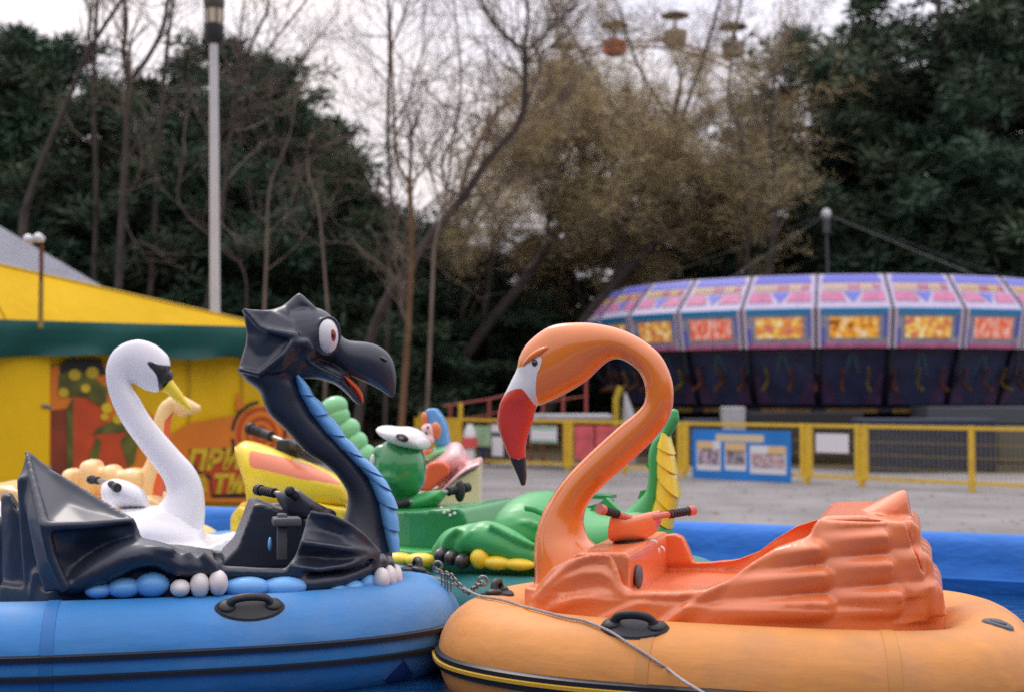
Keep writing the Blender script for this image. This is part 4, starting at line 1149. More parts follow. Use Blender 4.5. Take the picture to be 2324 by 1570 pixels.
# ================================================================== ROPE AND CHAINS
def rope_and_chain(fg, fpath, dg, dpath):
    def surf(rig, path, px, py, lift):
        q = on_tube(path, rig, px, py, lift)
        return rig.Rf @ q[0] + rig.o if q else None
    pts = [P(975, 1306, 5.38), P(1020, 1322, 5.30), P(1060, 1338, 5.18)]
    for px, py in ((1085, 1352), (1110, 1358), (1135, 1362), (1150, 1366), (1175, 1374), (1200, 1381), (1230, 1389), (1260, 1397), (1290, 1404), (1320, 1410), (1350, 1419), (1380, 1432), (1400, 1444), (1425, 1460), (1450, 1475), (1475, 1491), (1500, 1507), (1520, 1520)):
        s = surf(fg, fpath, px, py, 0.008)
        pts.append(s if s is not None else P(px, py, 5.08))
    pts += [P(1550, 1543, 4.0), P(1610, 1580, 3.9), P(1700, 1640, 3.8)]
    sm = [Vector(p) for p in catmull(pts, 4)]
    tag(MB().join(sweep(sm, 0.0045, n=8)).build('mooring_rope', C_ROPE, smooth=180), 'thin grey rope lying across the front of the orange tube', 'rope')
    # chain of linked steel snap hooks between the two bows
    def link_(M, a, b, r):
        pts = [M @ Vector((a * math.cos(t) , 0, b * math.sin(t))) for t in [2 * math.pi * i / 14 for i in range(14)]]
        return sweep(pts, r, n=6, closed=True)
    ch = empty('chain', P(1060, 1310, 5.2)); tag(ch, 'slack steel chain with snap hooks between the two front boats', 'chain')
    line = [(985, 1290), (1003, 1300), (1022, 1304), (1035, 1320), (1052, 1336), (1066, 1343), (1080, 1330), (1096, 1322)]
    cp = catmull([tuple(P(x, y, 5.30 - 0.15 * i / 7)) for i, (x, y) in enumerate(line)], 3)
    for i in range(len(cp) - 1):
        p, q = Vector(cp[i]), Vector(cp[i + 1]); d = (q - p)
        rot = d.to_track_quat('X', 'Z').to_matrix().to_4x4() @ Matrix.Rotation(R(90 * (i % 2)), 4, 'X')
        M = Matrix.Translation((p + q) / 2 - ch.location) @ rot
        MB().join(link_(M, d.length * 0.72, 0.009, 0.0035)).build('chain_link', C_METAL, ch, smooth=180)
    for x, y in ((1005, 1300), (1018, 1302)):
        p = P(x, y, 5.25) - ch.location; q = P(x + 2, y + 40, 5.25) - ch.location
        MB().join(sweep([p + Vector((-.006, 0, 0)), q + Vector((-.006, 0, 0)), q + Vector((.006, 0, 0)), p + Vector((.006, 0, 0))], 0.003, n=6)).build('snap_hook', C_METAL, ch, smooth=60)
    for x, y, r in ((993, 1283, 0.016), (1096, 1317, 0.017)):
        p = P(x, y, 5.3) - ch.location
        MB().join(sweep([p + Vector((r * math.cos(t), 0, r * math.sin(t))) for t in [2 * math.pi * i / 20 for i in range(20)]], 0.005, n=8, closed=True)).build('ring', C_METAL, ch, smooth=180)

# ================================================================== FENCE AND WHAT HANGS ON IT
FENCE_A, FENCE_B = Vector((-1.9, 30.0, 0)), Vector((6.79, 21.0, 0))
def fence_pt(px, z=None, py=None):
    """point of the fence plane in a given image column; height from z or from the image row"""
    yy = py if py is not None else 1000
    d = ray(px, yy); t = FENCE_B - FENCE_A
    # solve (0,0,CAMZ)+d*s on the vertical plane through A,B
    n = Vector((-t.y, t.x, 0)); s = n.dot(FENCE_A) / n.dot(d)
    p = Vector((0, 0, CAMZ)) + d * s
    if z is not None: p.z = z
    return p

def fence():
    my = mat('fence_yellow', (0.72, 0.46, 0.03), rough=0.45, dirt=0.4, dscale=8)
    mm = mat('fence_mesh', (0.26, 0.19, 0.05), rough=0.5)
    A = fence_pt(945); root = empty('fence', (A.x, A.y, 0))
    tag(root, 'low yellow metal fence of posts and wire mesh in front of the round ride', 'fence')
    o = Vector((A.x, A.y, 0))
    cols = [945, 1045, 1168, 1290, 1418, 1550, 1830, 1955, 2205, 2420]
    H = 0.97
    t = (FENCE_B - FENCE_A).normalized(); nn = Vector((-t.y, t.x, 0))
    base = [fence_pt(c, 0.0) - o for c in cols]
    for i, p in enumerate(base):
        wide = cols[i] in (1290, 1550, 1830, 1955)
        h = 1.28 if cols[i] == 1045 else H
        w = 0.11 if wide else 0.075
        def ob(x0, x1, y0, y1, z0, z1):
            v, f = rbox(x0, x1, y0, y1, z0, z1, 0.006, 1)
            return [p + t * q[0] + nn * q[1] + Vector((0, 0, q[2])) for q in v], f
        m = MB().join(ob(-0.04, 0.04, -0.03, 0.03, 0, h))
        if wide:
            m = MB().join(ob(-w, -w + 0.075, -0.03, 0.03, 0.10, h)).join(ob(w - 0.075, w, -0.03, 0.03, 0.10, h)).join(ob(-w + 0.07, w - 0.07, -0.012, 0.012, 0.14, h - 0.01)).join(ob(-0.045, 0.045, -0.045, 0.045, 0, 0.12))
        m.build('post', my, root, smooth=None)
    for i in range(len(base) - 1):
        a, b = base[i], base[i + 1]; L = (b - a).length
        for z, r in ((H - 0.030, 0.028), (0.13, 0.025)):
            mb = MB(); v, f = box(0.0, L, -0.02, 0.02, z - r, z + r)
            mb.add([a + t * q[0] + nn * q[1] + Vector((0, 0, q[2])) for q in v], f).build('rail', my, root, smooth=None)
        if i == 0: continue
        mb = MB(); k = int(L / 0.075)
        for j in range(1, k):
            v, f = box(L * j / k - 0.0032, L * j / k + 0.0032, -0.003, 0.003, 0.14, H - 0.05)
            mb.add([a + t * q[0] + nn * q[1] + Vector((0, 0, q[2])) for q in v], f)
        for z in (0.3, 0.5, 0.7):
            v, f = box(0, L, -0.009, -0.004, z - 0.006, z + 0.006)
            mb.add([a + t * q[0] + nn * q[1] + Vector((0, 0, q[2])) for q in v], f)
        mb.build('mesh_infill', mm, root, smooth=None)
    # solid yellow sheet at the left end
    a, b = base[0], base[1]; L = (b - a).length
    v, f = box(0, L, -0.01, 0.01, 0.30, H - 0.02)
    MB().add([a + t * q[0] + nn * q[1] + Vector((0, 0, q[2])) for q in v], f).build('sheet_panel', my, root, smooth=None)
    v, f = box(0.1, 0.1 + 0.28, -0.012, 0.012, 0.6, H + 0.1)
    MB().add([a + t * q[0] + nn * q[1] + Vector((0, 0, q[2])) for q in v], f).build('gate_plate', my, root, smooth=None)

def on_fence(name, px0, py0, px1, py1, material, label, cat, off=0.05, th=0.008, group=None, extra=None):
    """flat board hung on the camera side of the fence"""
    t = (FENCE_B - FENCE_A).normalized(); nn = Vector((t.y, -t.x, 0))
    a = fence_pt(px0, None, py1) + nn * off; b = fence_pt(px1, None, py1) + nn * off
    top = fence_pt((px0 + px1) / 2, None, py0).z; bot = fence_pt((px0 + px1) / 2, None, py1).z
    a.z = bot; L = (b.xy - a.xy).length
    root = bpy.data.objects.new(name, None)
    yaw = math.atan2(t.y, t.x)
    vv, ff = box(0, L, -th / 2, th / 2, 0, top - bot)
    if extra is None:
        bpy.data.objects.remove(root)
        o = MB().add(vv, ff).build(name, material, smooth=None, loc=a); o.rotation_euler = (0, 0, yaw)
    else:
        col.objects.link(root); o = root; o.location = a; o.rotation_euler = (0, 0, yaw)
        MB().add(vv, ff).build('board', material, o, smooth=None)
        extra(o, L, top - bot, th)
    tag(o, label, cat, group)
    return o

def flat(pts, y, th=0.003):
    """thin raised shape on a board, pts in board metres"""
    n = len(pts)
    v = [(x, y, z) for x, z in pts] + [(x, y - th, z) for x, z in pts]
    tr = tessellate_polygon([[Vector((x, z, 0)) for x, z in pts]])
    f = [tuple(t) for t in tr] + [tuple(i + n for i in reversed(t)) for t in tr]
    f += [(i, (i + 1) % n, n + (i + 1) % n, n + i) for i in range(n)]
    return v, f

def rrect(x0, x1, z0, z1, r):
    out = []
    for cx, cz, a0 in ((x1 - r, z1 - r, 0), (x0 + r, z1 - r, 90), (x0 + r, z0 + r, 180), (x1 - r, z0 + r, 270)):
        for k in range(5):
            a = R(a0 + k * 22.5); out.append((cx + r * math.cos(a), cz + r * math.sin(a)))
    return out

def photo_mat(name, cols, scale=6.0, stretch=(1, 1, 1), emit=0.0):
    """printed picture: blotches of the given colours; emit adds a glow to brighten it"""
    m = bpy.data.materials.new(name); m.use_nodes = True
    nt = m.node_tree; b = nt.nodes['Principled BSDF']; b.inputs['Roughness'].default_value = 0.5
    tc = nt.nodes.new('ShaderNodeTexCoord'); mp = nt.nodes.new('ShaderNodeMapping'); mp.inputs['Scale'].default_value = stretch
    nz = nt.nodes.new('ShaderNodeTexNoise'); nz.inputs['Scale'].default_value = scale; nz.inputs['Detail'].default_value = 3
    cr = nt.nodes.new('ShaderNodeValToRGB'); cr.color_ramp.interpolation = 'LINEAR'
    el = cr.color_ramp.elements
    while len(el) < len(cols): el.new(0.5)
    for i, c in enumerate(cols):
        el[i].position = 0.30 + 0.4 * i / (len(cols) - 1); el[i].color = (*c, 1)
    nt.links.new(tc.outputs['Object'], mp.inputs[0]); nt.links.new(mp.outputs[0], nz.inputs['Vector']); nt.links.new(nz.outputs['Fac'], cr.inputs[0]); nt.links.new(cr.outputs[0], b.inputs['Base Color'])
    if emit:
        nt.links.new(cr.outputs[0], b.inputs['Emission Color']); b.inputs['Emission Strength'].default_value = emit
    return m

def fence_signs():
    mb_ = mat('banner_blue', (0.012, 0.20, 0.60), rough=0.4, var=0.15, vscale=1.5)
    tan = mat('label_tan', (0.72, 0.50, 0.24), rough=0.5); wht = mat('paper_white', (0.74, 0.72, 0.74), rough=0.7)
    p1 = photo_mat('picture_round_ride', [(0.03, 0.06, 0.05), (0.10, 0.13, 0.16), (0.62, 0.42, 0.50), (0.75, 0.6, 0.66)], 9, (1, 1, 2.5))
    p2 = photo_mat('picture_arena', [(0.04, 0.05, 0.04), (0.22, 0.18, 0.2), (0.4, 0.33, 0.4), (0.30, 0.2, 0.1)], 9)
    p3 = photo_mat('picture_riders', [(0.04, 0.05, 0.05), (0.62, 0.20, 0.11), (0.7, 0.62, 0.62), (0.06, 0.2, 0.35), (0.7, 0.1, 0.03)], 11, (2.2, 1, 0.8))
    def extra(o, L, H, th):
        y = -th / 2 - 0.0005
        X = lambda f: f * L
        Z = lambda f: (1 - f) * H
        MB().join(flat(rrect(X(.25), X(.74), Z(.22), Z(.08), 0.03), y)).build('heading_strip', mat('heading_strip_cream', (0.66, 0.55, 0.34)), o, smooth=None)
        for a, b, z0, z1, pm in ((.05, .30, .78, .22, p1), (.345, .56, .76, .24, p2), (.60, .955, .80, .28, p3)):
            MB().join(flat(rrect(X(a), X(b), Z(z0), Z(z1), 0.02), y)).build('picture_frame', wht, o, smooth=None)
            MB().join(flat([(X(a + .015), Z(z0 - .11)), (X(b - .015), Z(z0 - .11)), (X(b - .015), Z(z1 + .14)), (X(a + .015), Z(z1 + .14))], y - 0.004)).build('picture', pm, o, smooth=None)
            MB().join(flat(rrect(X(a + (.0 if a < .5 else .18)), X(b - (.08 if a < .1 else 0.0)), Z(z1 + .17), Z(z1), 0.03), y - 0.004)).build('caption_tab', tan, o, smooth=None)
    on_fence('banner', 1576, 975, 1800, 1096, mb_, 'blue banner with three pictures tied to the yellow fence', 'banner', extra=extra)
    on_fence('paper_sheet', 1857, 983, 1931, 1026, wht, 'blank white paper sheet between two wide posts right of the blue banner', 'notice', off=0.06)
    red = mat('poster_red', (0.66, 0.11, 0.12), rough=0.5, var=0.3, vscale=4); grn = mat('poster_green', (0.32, 0.50, 0.30), rough=0.5, var=0.2, vscale=4)
    on_fence('poster', 1309, 965, 1352, 1042, red, 'red poster on the fence, the left one of the pair beside a wide post', 'poster', group='red posters')
    on_fence('poster', 1356, 965, 1404, 1032, red, 'red poster on the fence, the right one of the pair under the flamingo neck', 'poster', group='red posters')
    on_fence('poster', 1075, 965, 1118, 1012, grn, 'pale green poster on the fence between the mouse boat and the red beak', 'poster')
    on_fence('notice', 1120, 962, 1146, 980, wht, 'small white notice at the top rail left of the red beak', 'notice')
    on_fence('notice', 1121, 990, 1146, 1034, wht, 'tall white notice low on the fence left of the red beak', 'notice')
    def gx(o, L, H, th):
        y = -th / 2 - 0.0005
        g2 = mat('sign_green', (0.10, 0.42, 0.20), rough=0.5)
        MB().join(flat([(0.03, H * .80), (L - .03, H * .80), (L - .03, H * .92), (0.03, H * .92)], y)).build('top_stripe', g2, o, smooth=None)
        MB().join(flat([(0.03, H * .05), (L - .03, H * .05), (L - .03, H * .16), (0.03, H * .16)], y)).build('bottom_stripe', g2, o, smooth=None)
    on_fence('sign', 1209, 966, 1268, 1003, wht, 'white sign with green stripes on the fence right of the red beak', 'sign', extra=gx)
    on_fence('notice', 1500, 1015, 1520, 1030, wht, 'white notice on the fence beside the green tail tip', 'notice')
    # red and white marker post in front of the fence
    p = fence_pt(1066, 0.0); p.y -= 0.6; p.x = P(1066, 1000, p.y).x
    r = empty('marker_post', p); tag(r, 'white marker post with a red band standing by the thin yellow post', 'marker post')
    wm = mat('marker_white', (0.75, 0.73, 0.73)); rm = mat('marker_red', (0.65, 0.08, 0.07))
    MB().join(sweep([(0, 0, 0), (0, 0, 0.35), (0, 0, 0.40)], [0.12, 0.11, 0.10], n=16)).build('base', wm, r)
    MB().join(sweep([(0, 0, 0.40), (0, 0, 0.60)], [0.16, 0.14], n=16)).build('band', rm, r)
    MB().join(sweep([(0, 0, 0.60), (0, 0, 0.72), (0, 0, 0.86)], [0.12, 0.11, 0.05], n=16)).build('top', wm, r)

# ================================================================== ROUND RIDE
def ride():
    CXr, CYr, R2, N = 8.02, 36.0, 6.12, 24
    root = empty('amusement_ride', (CXr, CYr, 0))
    tag(root, 'big round spinning ride with a pink and blue panelled rim behind the fence', 'ride')
    tip = P(1875, 487, CYr); base = Vector((CXr, CYr, 0))
    R1 = 5.45; zt, zm, zb = P(1885, 622, CYr - R1).z, P(1885, 698, CYr - R2).z, P(1885, 787, CYr - R2).z
    pink = mat('ride_pink', (0.56, 0.17, 0.32), rough=0.4, var=0.2); lil = mat('ride_lilac', (0.50, 0.44, 0.60), rough=0.35, var=0.1); blu = mat('ride_blue', (0.14, 0.16, 0.62), rough=0.35)
    cyan = mat('ride_cyan', (0.02, 0.28, 0.58), rough=0.35); white = mat('ride_white', (0.66, 0.57, 0.68), rough=0.4); yel = mat('ride_yellow', (0.66, 0.46, 0.16), rough=0.4)
    red = mat('ride_red', (0.50, 0.12, 0.13), rough=0.4); grey = mat('ride_grey', (0.36, 0.37, 0.45), rough=0.4, var=0.2, vscale=8)
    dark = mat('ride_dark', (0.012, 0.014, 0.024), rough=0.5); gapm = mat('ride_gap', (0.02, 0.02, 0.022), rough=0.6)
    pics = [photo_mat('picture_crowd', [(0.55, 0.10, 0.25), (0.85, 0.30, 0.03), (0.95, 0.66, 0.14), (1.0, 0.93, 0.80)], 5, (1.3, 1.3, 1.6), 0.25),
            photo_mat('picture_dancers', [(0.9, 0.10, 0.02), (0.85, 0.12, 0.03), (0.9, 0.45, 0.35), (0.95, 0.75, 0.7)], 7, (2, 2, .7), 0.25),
            photo_mat('picture_fire', [(0.04, 0.02, 0.01), (0.85, 0.30, 0.03), (0.95, 0.55, 0.06), (0.9, 0.8, 0.8)], 5, (1.2, 1.2, 1.2), 0.25)]  # faint glow added so the ride's prints look brighter
    st = 2 * math.pi / N
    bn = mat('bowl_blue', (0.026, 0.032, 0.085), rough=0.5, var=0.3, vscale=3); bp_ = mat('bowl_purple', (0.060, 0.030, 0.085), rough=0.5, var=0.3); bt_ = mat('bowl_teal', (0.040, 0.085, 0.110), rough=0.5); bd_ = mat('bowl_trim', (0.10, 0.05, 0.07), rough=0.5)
    def pt(a, r, z): return Vector((r * math.sin(a), -r * math.cos(a), z))
    def quad(P4, u0, u1, v0, v1, off, th=0.02):
        """sub-rectangle of a quad P4 (bl, br, tr, tl) lifted outward"""
        bl, br, tr, tl = P4
        n = (br - bl).cross(tl - bl).normalized()
        def s(u, v): return (bl.lerp(br, u)).lerp(tl.lerp(tr, u), v) + n * off
        f4 = [s(u0, v0), s(u1, v0), s(u1, v1), s(u0, v1)]; b4 = [p - n * th for p in f4]
        return f4 + b4, [(0, 1, 2, 3), (7, 6, 5, 4), (0, 4, 5, 1), (1, 5, 6, 2), (2, 6, 7, 3), (3, 7, 4, 0)]
    def polyq(P4, uv, off, th=0.012):
        bl, br, tr, tl = P4; n = (br - bl).cross(tl - bl).normalized()
        f4 = [(bl.lerp(br, u)).lerp(tl.lerp(tr, u), v) + n * off for u, v in uv]; b4 = [p - n * th for p in f4]; k = len(f4)
        return f4 + b4, [tuple(range(k)), tuple(range(2 * k - 1, k - 1, -1))] + [(i, i + k, (i + 1) % k + k, (i + 1) % k) for i in range(k)]
    for i in range(N):
        a0, a1 = (i - 0.0) * st + 0.004, (i + 1.0) * st - 0.004
        if math.cos((a0 + a1) / 2) < -0.25: continue_full = False
        U = [pt(a0, R2, zm), pt(a1, R2, zm), pt(a1, R1, zt), pt(a0, R1, zt)]
        mb = MB()
        mb.join(quad(U, 0, 1, 0, 1, 0.0, 0.05), 0)
        mb.join(polyq(U, [(.06, .76), (.94, .76), (.90, .97), (.10, .97)], 0.016), 1)      # blue top band
        mb.join(polyq(U, [(.06, .20), (.40, .20), (.34, .46), (.06, .46)], 0.016), 2)
        mb.join(polyq(U, [(.60, .20), (.94, .20), (.94, .46), (.66, .46)], 0.016), 2)
        mb.join(polyq(U, [(.50, .16), (.62, .46), (.38, .46)], 0.016), 1)
        for k in range(14):                                                             # row of small yellow and red letter blocks
            u = .08 + .84 * (k + .15) / 14
            mb.join(quad(U, u, u + .030, .52, .69, 0.022, 0.02), 3 if k < 6 or 8 < k < 12 else 4)
        mb.build('roof_panel', [lil, blu, pink, yel, red], root, smooth=None)
        Wd = [pt(a0, R2 - 0.16, zb), pt(a1, R2 - 0.16, zb), pt(a1, R2 - 0.01, zm), pt(a0, R2 - 0.01, zm)]
        mb = MB()
        mb.join(quad(Wd, 0, 1, 0, 1, 0.0, 0.05), 0)
        mb.join(quad(Wd, .03, .97, .86, 1.0, 0.035, 0.04), 1)
        mb.join(quad(Wd, 0, .045, 0, 1, 0.05, 0.05), 2); mb.join(quad(Wd, .955, 1, 0, 1, 0.05, 0.05), 2)
        mb.join(quad(Wd, .05, .10, .05, .5, 0.02, 0.02), 4); mb.join(quad(Wd, .90, .95, .3, .8, 0.02, 0.02), 4)
        mb.join(quad(Wd, .05, .95, .0, .12, 0.02, 0.02), 3)
        wp = mb.build('window_panel', [grey, cyan, white, pink, blu], root, smooth=None)
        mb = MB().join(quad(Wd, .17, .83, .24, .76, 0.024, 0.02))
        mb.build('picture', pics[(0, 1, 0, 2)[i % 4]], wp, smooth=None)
        # seam strip and supporting rib
        mb = MB().join(sweep([pt(a0 - .004, R1, zt + .02), pt(a0 - .004, R2 + .02, zm), pt(a0 - .004, R2 - 0.12, zb)], 0.022, n=6))
        mb.build('seam', gapm, root, smooth=None)
        if math.cos(a0) > -0.3:
            mb = MB().join(sweep([pt(a0, R2 - .2, zb), pt(a0, R2 - .3, 1.9), pt(a0, 5.1, 1.15)], 0.05, n=6))
            mb.build('rib', dark, root, smooth=None)
            if True:
                B = [pt(a0 + .01, 5.30, 1.24), pt(a1 - .01, 5.30, 1.24), pt(a1 - .01, R2 - .40, zb - .02), pt(a0 + .01, R2 - .40, zb - .02)]
                mb = MB().join(quad(B, 0, 1, 0, 1, 0.03, 0.03), 0)
                mb.join(polyq(B, [(.0, .02), (.30, .02), (.04, .62), (.0, .62)], 0.05), 1).join(polyq(B, [(1, .02), (1, .62), (.96, .62), (.70, .02)], 0.05), 1)
                mb.join(polyq(B, [(.46, .98), (.36, .55), (.40, .55), (.50, .90)], 0.05), 2).join(polyq(B, [(.54, .98), (.50, .90), (.60, .55), (.64, .55)], 0.05), 2)
                mb.join(quad(B, 0, 1, .96, 1.0, 0.05, 0.02), 3)
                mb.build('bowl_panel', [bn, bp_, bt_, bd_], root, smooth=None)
    def lathe(rows, n=72):
        v = []; f = []
        for r, z in rows:
            for k in range(n): a = 2 * math.pi * k / n; v.append((r * math.cos(a), r * math.sin(a), z))
        for j in range(len(rows) - 1):
            for k in range(n):
                f.append((j * n + k, j * n + (k + 1) % n, (j + 1) * n + (k + 1) % n, (j + 1) * n + k))
        return v, f
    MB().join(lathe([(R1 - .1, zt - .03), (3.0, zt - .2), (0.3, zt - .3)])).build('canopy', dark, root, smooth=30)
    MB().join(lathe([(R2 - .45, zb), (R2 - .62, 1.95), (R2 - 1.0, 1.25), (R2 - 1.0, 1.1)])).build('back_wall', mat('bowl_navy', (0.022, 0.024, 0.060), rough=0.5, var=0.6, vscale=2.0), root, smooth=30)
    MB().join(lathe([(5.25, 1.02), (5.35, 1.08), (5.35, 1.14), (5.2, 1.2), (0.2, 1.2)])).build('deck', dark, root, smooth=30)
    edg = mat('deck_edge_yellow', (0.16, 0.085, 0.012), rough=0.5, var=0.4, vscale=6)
    for i in range(N):
        a0, a1 = i * st + .03, (i + 1) * st - .03
        if math.cos(a0) > -0.2:
            Q = [pt(a0, 5.36, 1.06), pt(a1, 5.36, 1.06), pt(a1, 5.36, 1.15), pt(a0, 5.36, 1.15)]
            MB().join(quad(Q, 0, 1, 0, 1, .03, .02)).build('deck_edge', edg, root, smooth=None)
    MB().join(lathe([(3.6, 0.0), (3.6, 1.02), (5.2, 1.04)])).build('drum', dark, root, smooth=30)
    # padded seats along the rim
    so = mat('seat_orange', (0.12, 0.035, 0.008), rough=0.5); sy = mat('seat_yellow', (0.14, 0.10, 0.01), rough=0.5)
    for k in range(66):
        a = 2 * math.pi * k / 66 + 0.02
        if math.cos(a) < 0.15: continue
        rr = R2 - 0.34
        side = math.copysign(1, a if a < math.pi else a - 2 * math.pi)
        pts = [pt(a, rr - .05, 2.02), pt(a + .004, rr - .12, 1.88), pt(a, rr - .18, 1.70), pt(a - .003, rr + .02, 1.58), pt(a, rr + .12, 1.56)]
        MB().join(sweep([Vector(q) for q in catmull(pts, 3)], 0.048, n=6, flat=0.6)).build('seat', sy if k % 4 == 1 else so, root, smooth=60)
    # mast and stay cables
    tl = tip - base
    ml = mat('mast_steel', (0.06, 0.07, 0.075), rough=0.5); mw = mat('mast_head_white', (0.6, 0.62, 0.62), rough=0.4)
    mb = MB().join(cyl((0, 0, zt - .3), (tl.x, tl.y, tl.z - .1), 0.045, 0.035, n=10)).join(rbox(tl.x - .09, tl.x + .09, tl.y - .09, tl.y + .09, tl.z - .50, tl.z - .12, 0.02, 1))
    mb.build('mast', ml, root, smooth=None)
    MB().join(ellipsoid(tl, (.13, .13, .15))).build('mast_head', mw, root, smooth=180)
    for k in range(6):
        a = 2 * math.pi * k / 6 + 0.42
        MB().join(cyl(tl, pt(a, R1 - .05, zt - .02), 0.010, n=5)).build('cable', ml, root, smooth=60)
    # kerb level clutter below the deck
    def blk(px0, px1, py0, py1, Y, m, name, label, cat, d=0.4):
        a = P(px0, py1, Y); b = P(px1, py0, Y)
        o = MB().join(rbox(0, b.x - a.x, 0, d, 0, b.z - max(a.z, 0), 0.02, 1)).build(name, m, smooth=None, loc=(a.x, Y, max(a.z, 0)))
        return tag(o, label, cat)
    gw = mat('cabinet_white', (0.42, 0.42, 0.44), rough=0.5, dirt=0.5); db = mat('crate_blue', (0.015, 0.025, 0.055), rough=0.6, var=0.3); gg = mat('trailer_grey', (0.075, 0.085, 0.10), rough=0.5, dirt=0.4)
    blk(1642, 1692, 922, 1075, 28.8, gw, 'control_cabinet', 'white control cabinet under the ride deck left of centre', 'cabinet')
    blk(1968, 2262, 950, 1075, 26.5, db, 'storage_crate', 'dark blue storage crate behind the fence on the right', 'crate', 1.2)
    blk(2105, 2420, 922, 962, 29.5, gg, 'trailer', 'long grey trailer body at the right edge behind the fence', 'trailer', 2.0)
    blk(2268, 2420, 966, 1050, 27.5, mat('low_wall_beige', (0.14, 0.13, 0.11), rough=0.9, dirt=0.5), 'low_wall', 'low beige wall at the right edge behind the fence', 'wall', .3)
    blk(1700, 1960, 935, 1040, 29.6, gapm, 'machine_housing', 'black machine housing under the middle of the ride', 'machine', 1.0)
    blk(1560, 1640, 950, 1060, 29.0, db, 'pallet_stack', 'dark crate under the ride left of the white cabinet', 'crate', 1.0)
    blk(1170, 1390, 940, 952, 27.8, gw, 'ramp_deck', 'pale steel ramp deck behind the fence under the red handrail', 'ramp', 1.6)
    blk(1090, 1165, 985, 1050, 28.6, mat('barrier_navy', (0.02, 0.04, 0.11), rough=0.6), 'barrier', 'navy blue barrier behind the pale green poster', 'barrier', .2)

def ramp_rail():
    m = mat('rail_red', (0.30, 0.06, 0.045), rough=0.5, dirt=0.3)
    Y = 29.5
    root = empty('handrail', P(1010, 1050, Y) * 1.0); root.location.z = 0
    tag(root, 'sloping red handrail rising toward the round ride', 'railing')
    o = root.location.copy()
    top = [P(1008, 921, Y) - o, P(1110, 905, Y) - o, P(1215, 880, Y) - o, P(1335, 862, Y) - o]
    MB().join(sweep(top, 0.024, n=8)).build('rail', m, root, smooth=60)
    MB().join(sweep([p - Vector((0, 0, .32)) for p in top], 0.016, n=8)).build('rail', m, root, smooth=60)
    for px in (1022, 1110, 1205, 1232, 1278, 1330):
        a = P(px, 900, Y) - o
        z = np.interp(a.x, [t.x for t in top], [t.z for t in top])
        MB().join(cyl((a.x, 0, 0), (a.x, 0, z), 0.034, n=8)).build('post', m, root, smooth=60)
    y = mat('bollard_yellow', (0.5, 0.36, 0.02), rough=0.5)
    # yellow and white bits of the ride entrance
    a = P(1398, 940, 30.0); b = P(1388, 880, 30.0)
    tag(MB().join(sweep([(a.x, 30, 0), (a.x, 30, 1.35), (a.x + .10, 30, 1.62)], [0.06, 0.07, 0.07], n=10)).build('bollard', y, smooth=60), 'yellow entrance bollard seen through the flamingo neck loop', 'bollard')
    a = P(1440, 930, 30.2)
    tag(MB().join(sweep([(a.x - .12, 30.2, 0), (a.x - .12, 30.2, 1.0), (a.x - .2, 30.2, 1.5)], [0.16, 0.14, 0.02], n=10)).build('bollard', mat('cone_white', (0.5, 0.5, 0.52)), smooth=60), 'white pointed bollard seen through the flamingo neck loop', 'bollard')

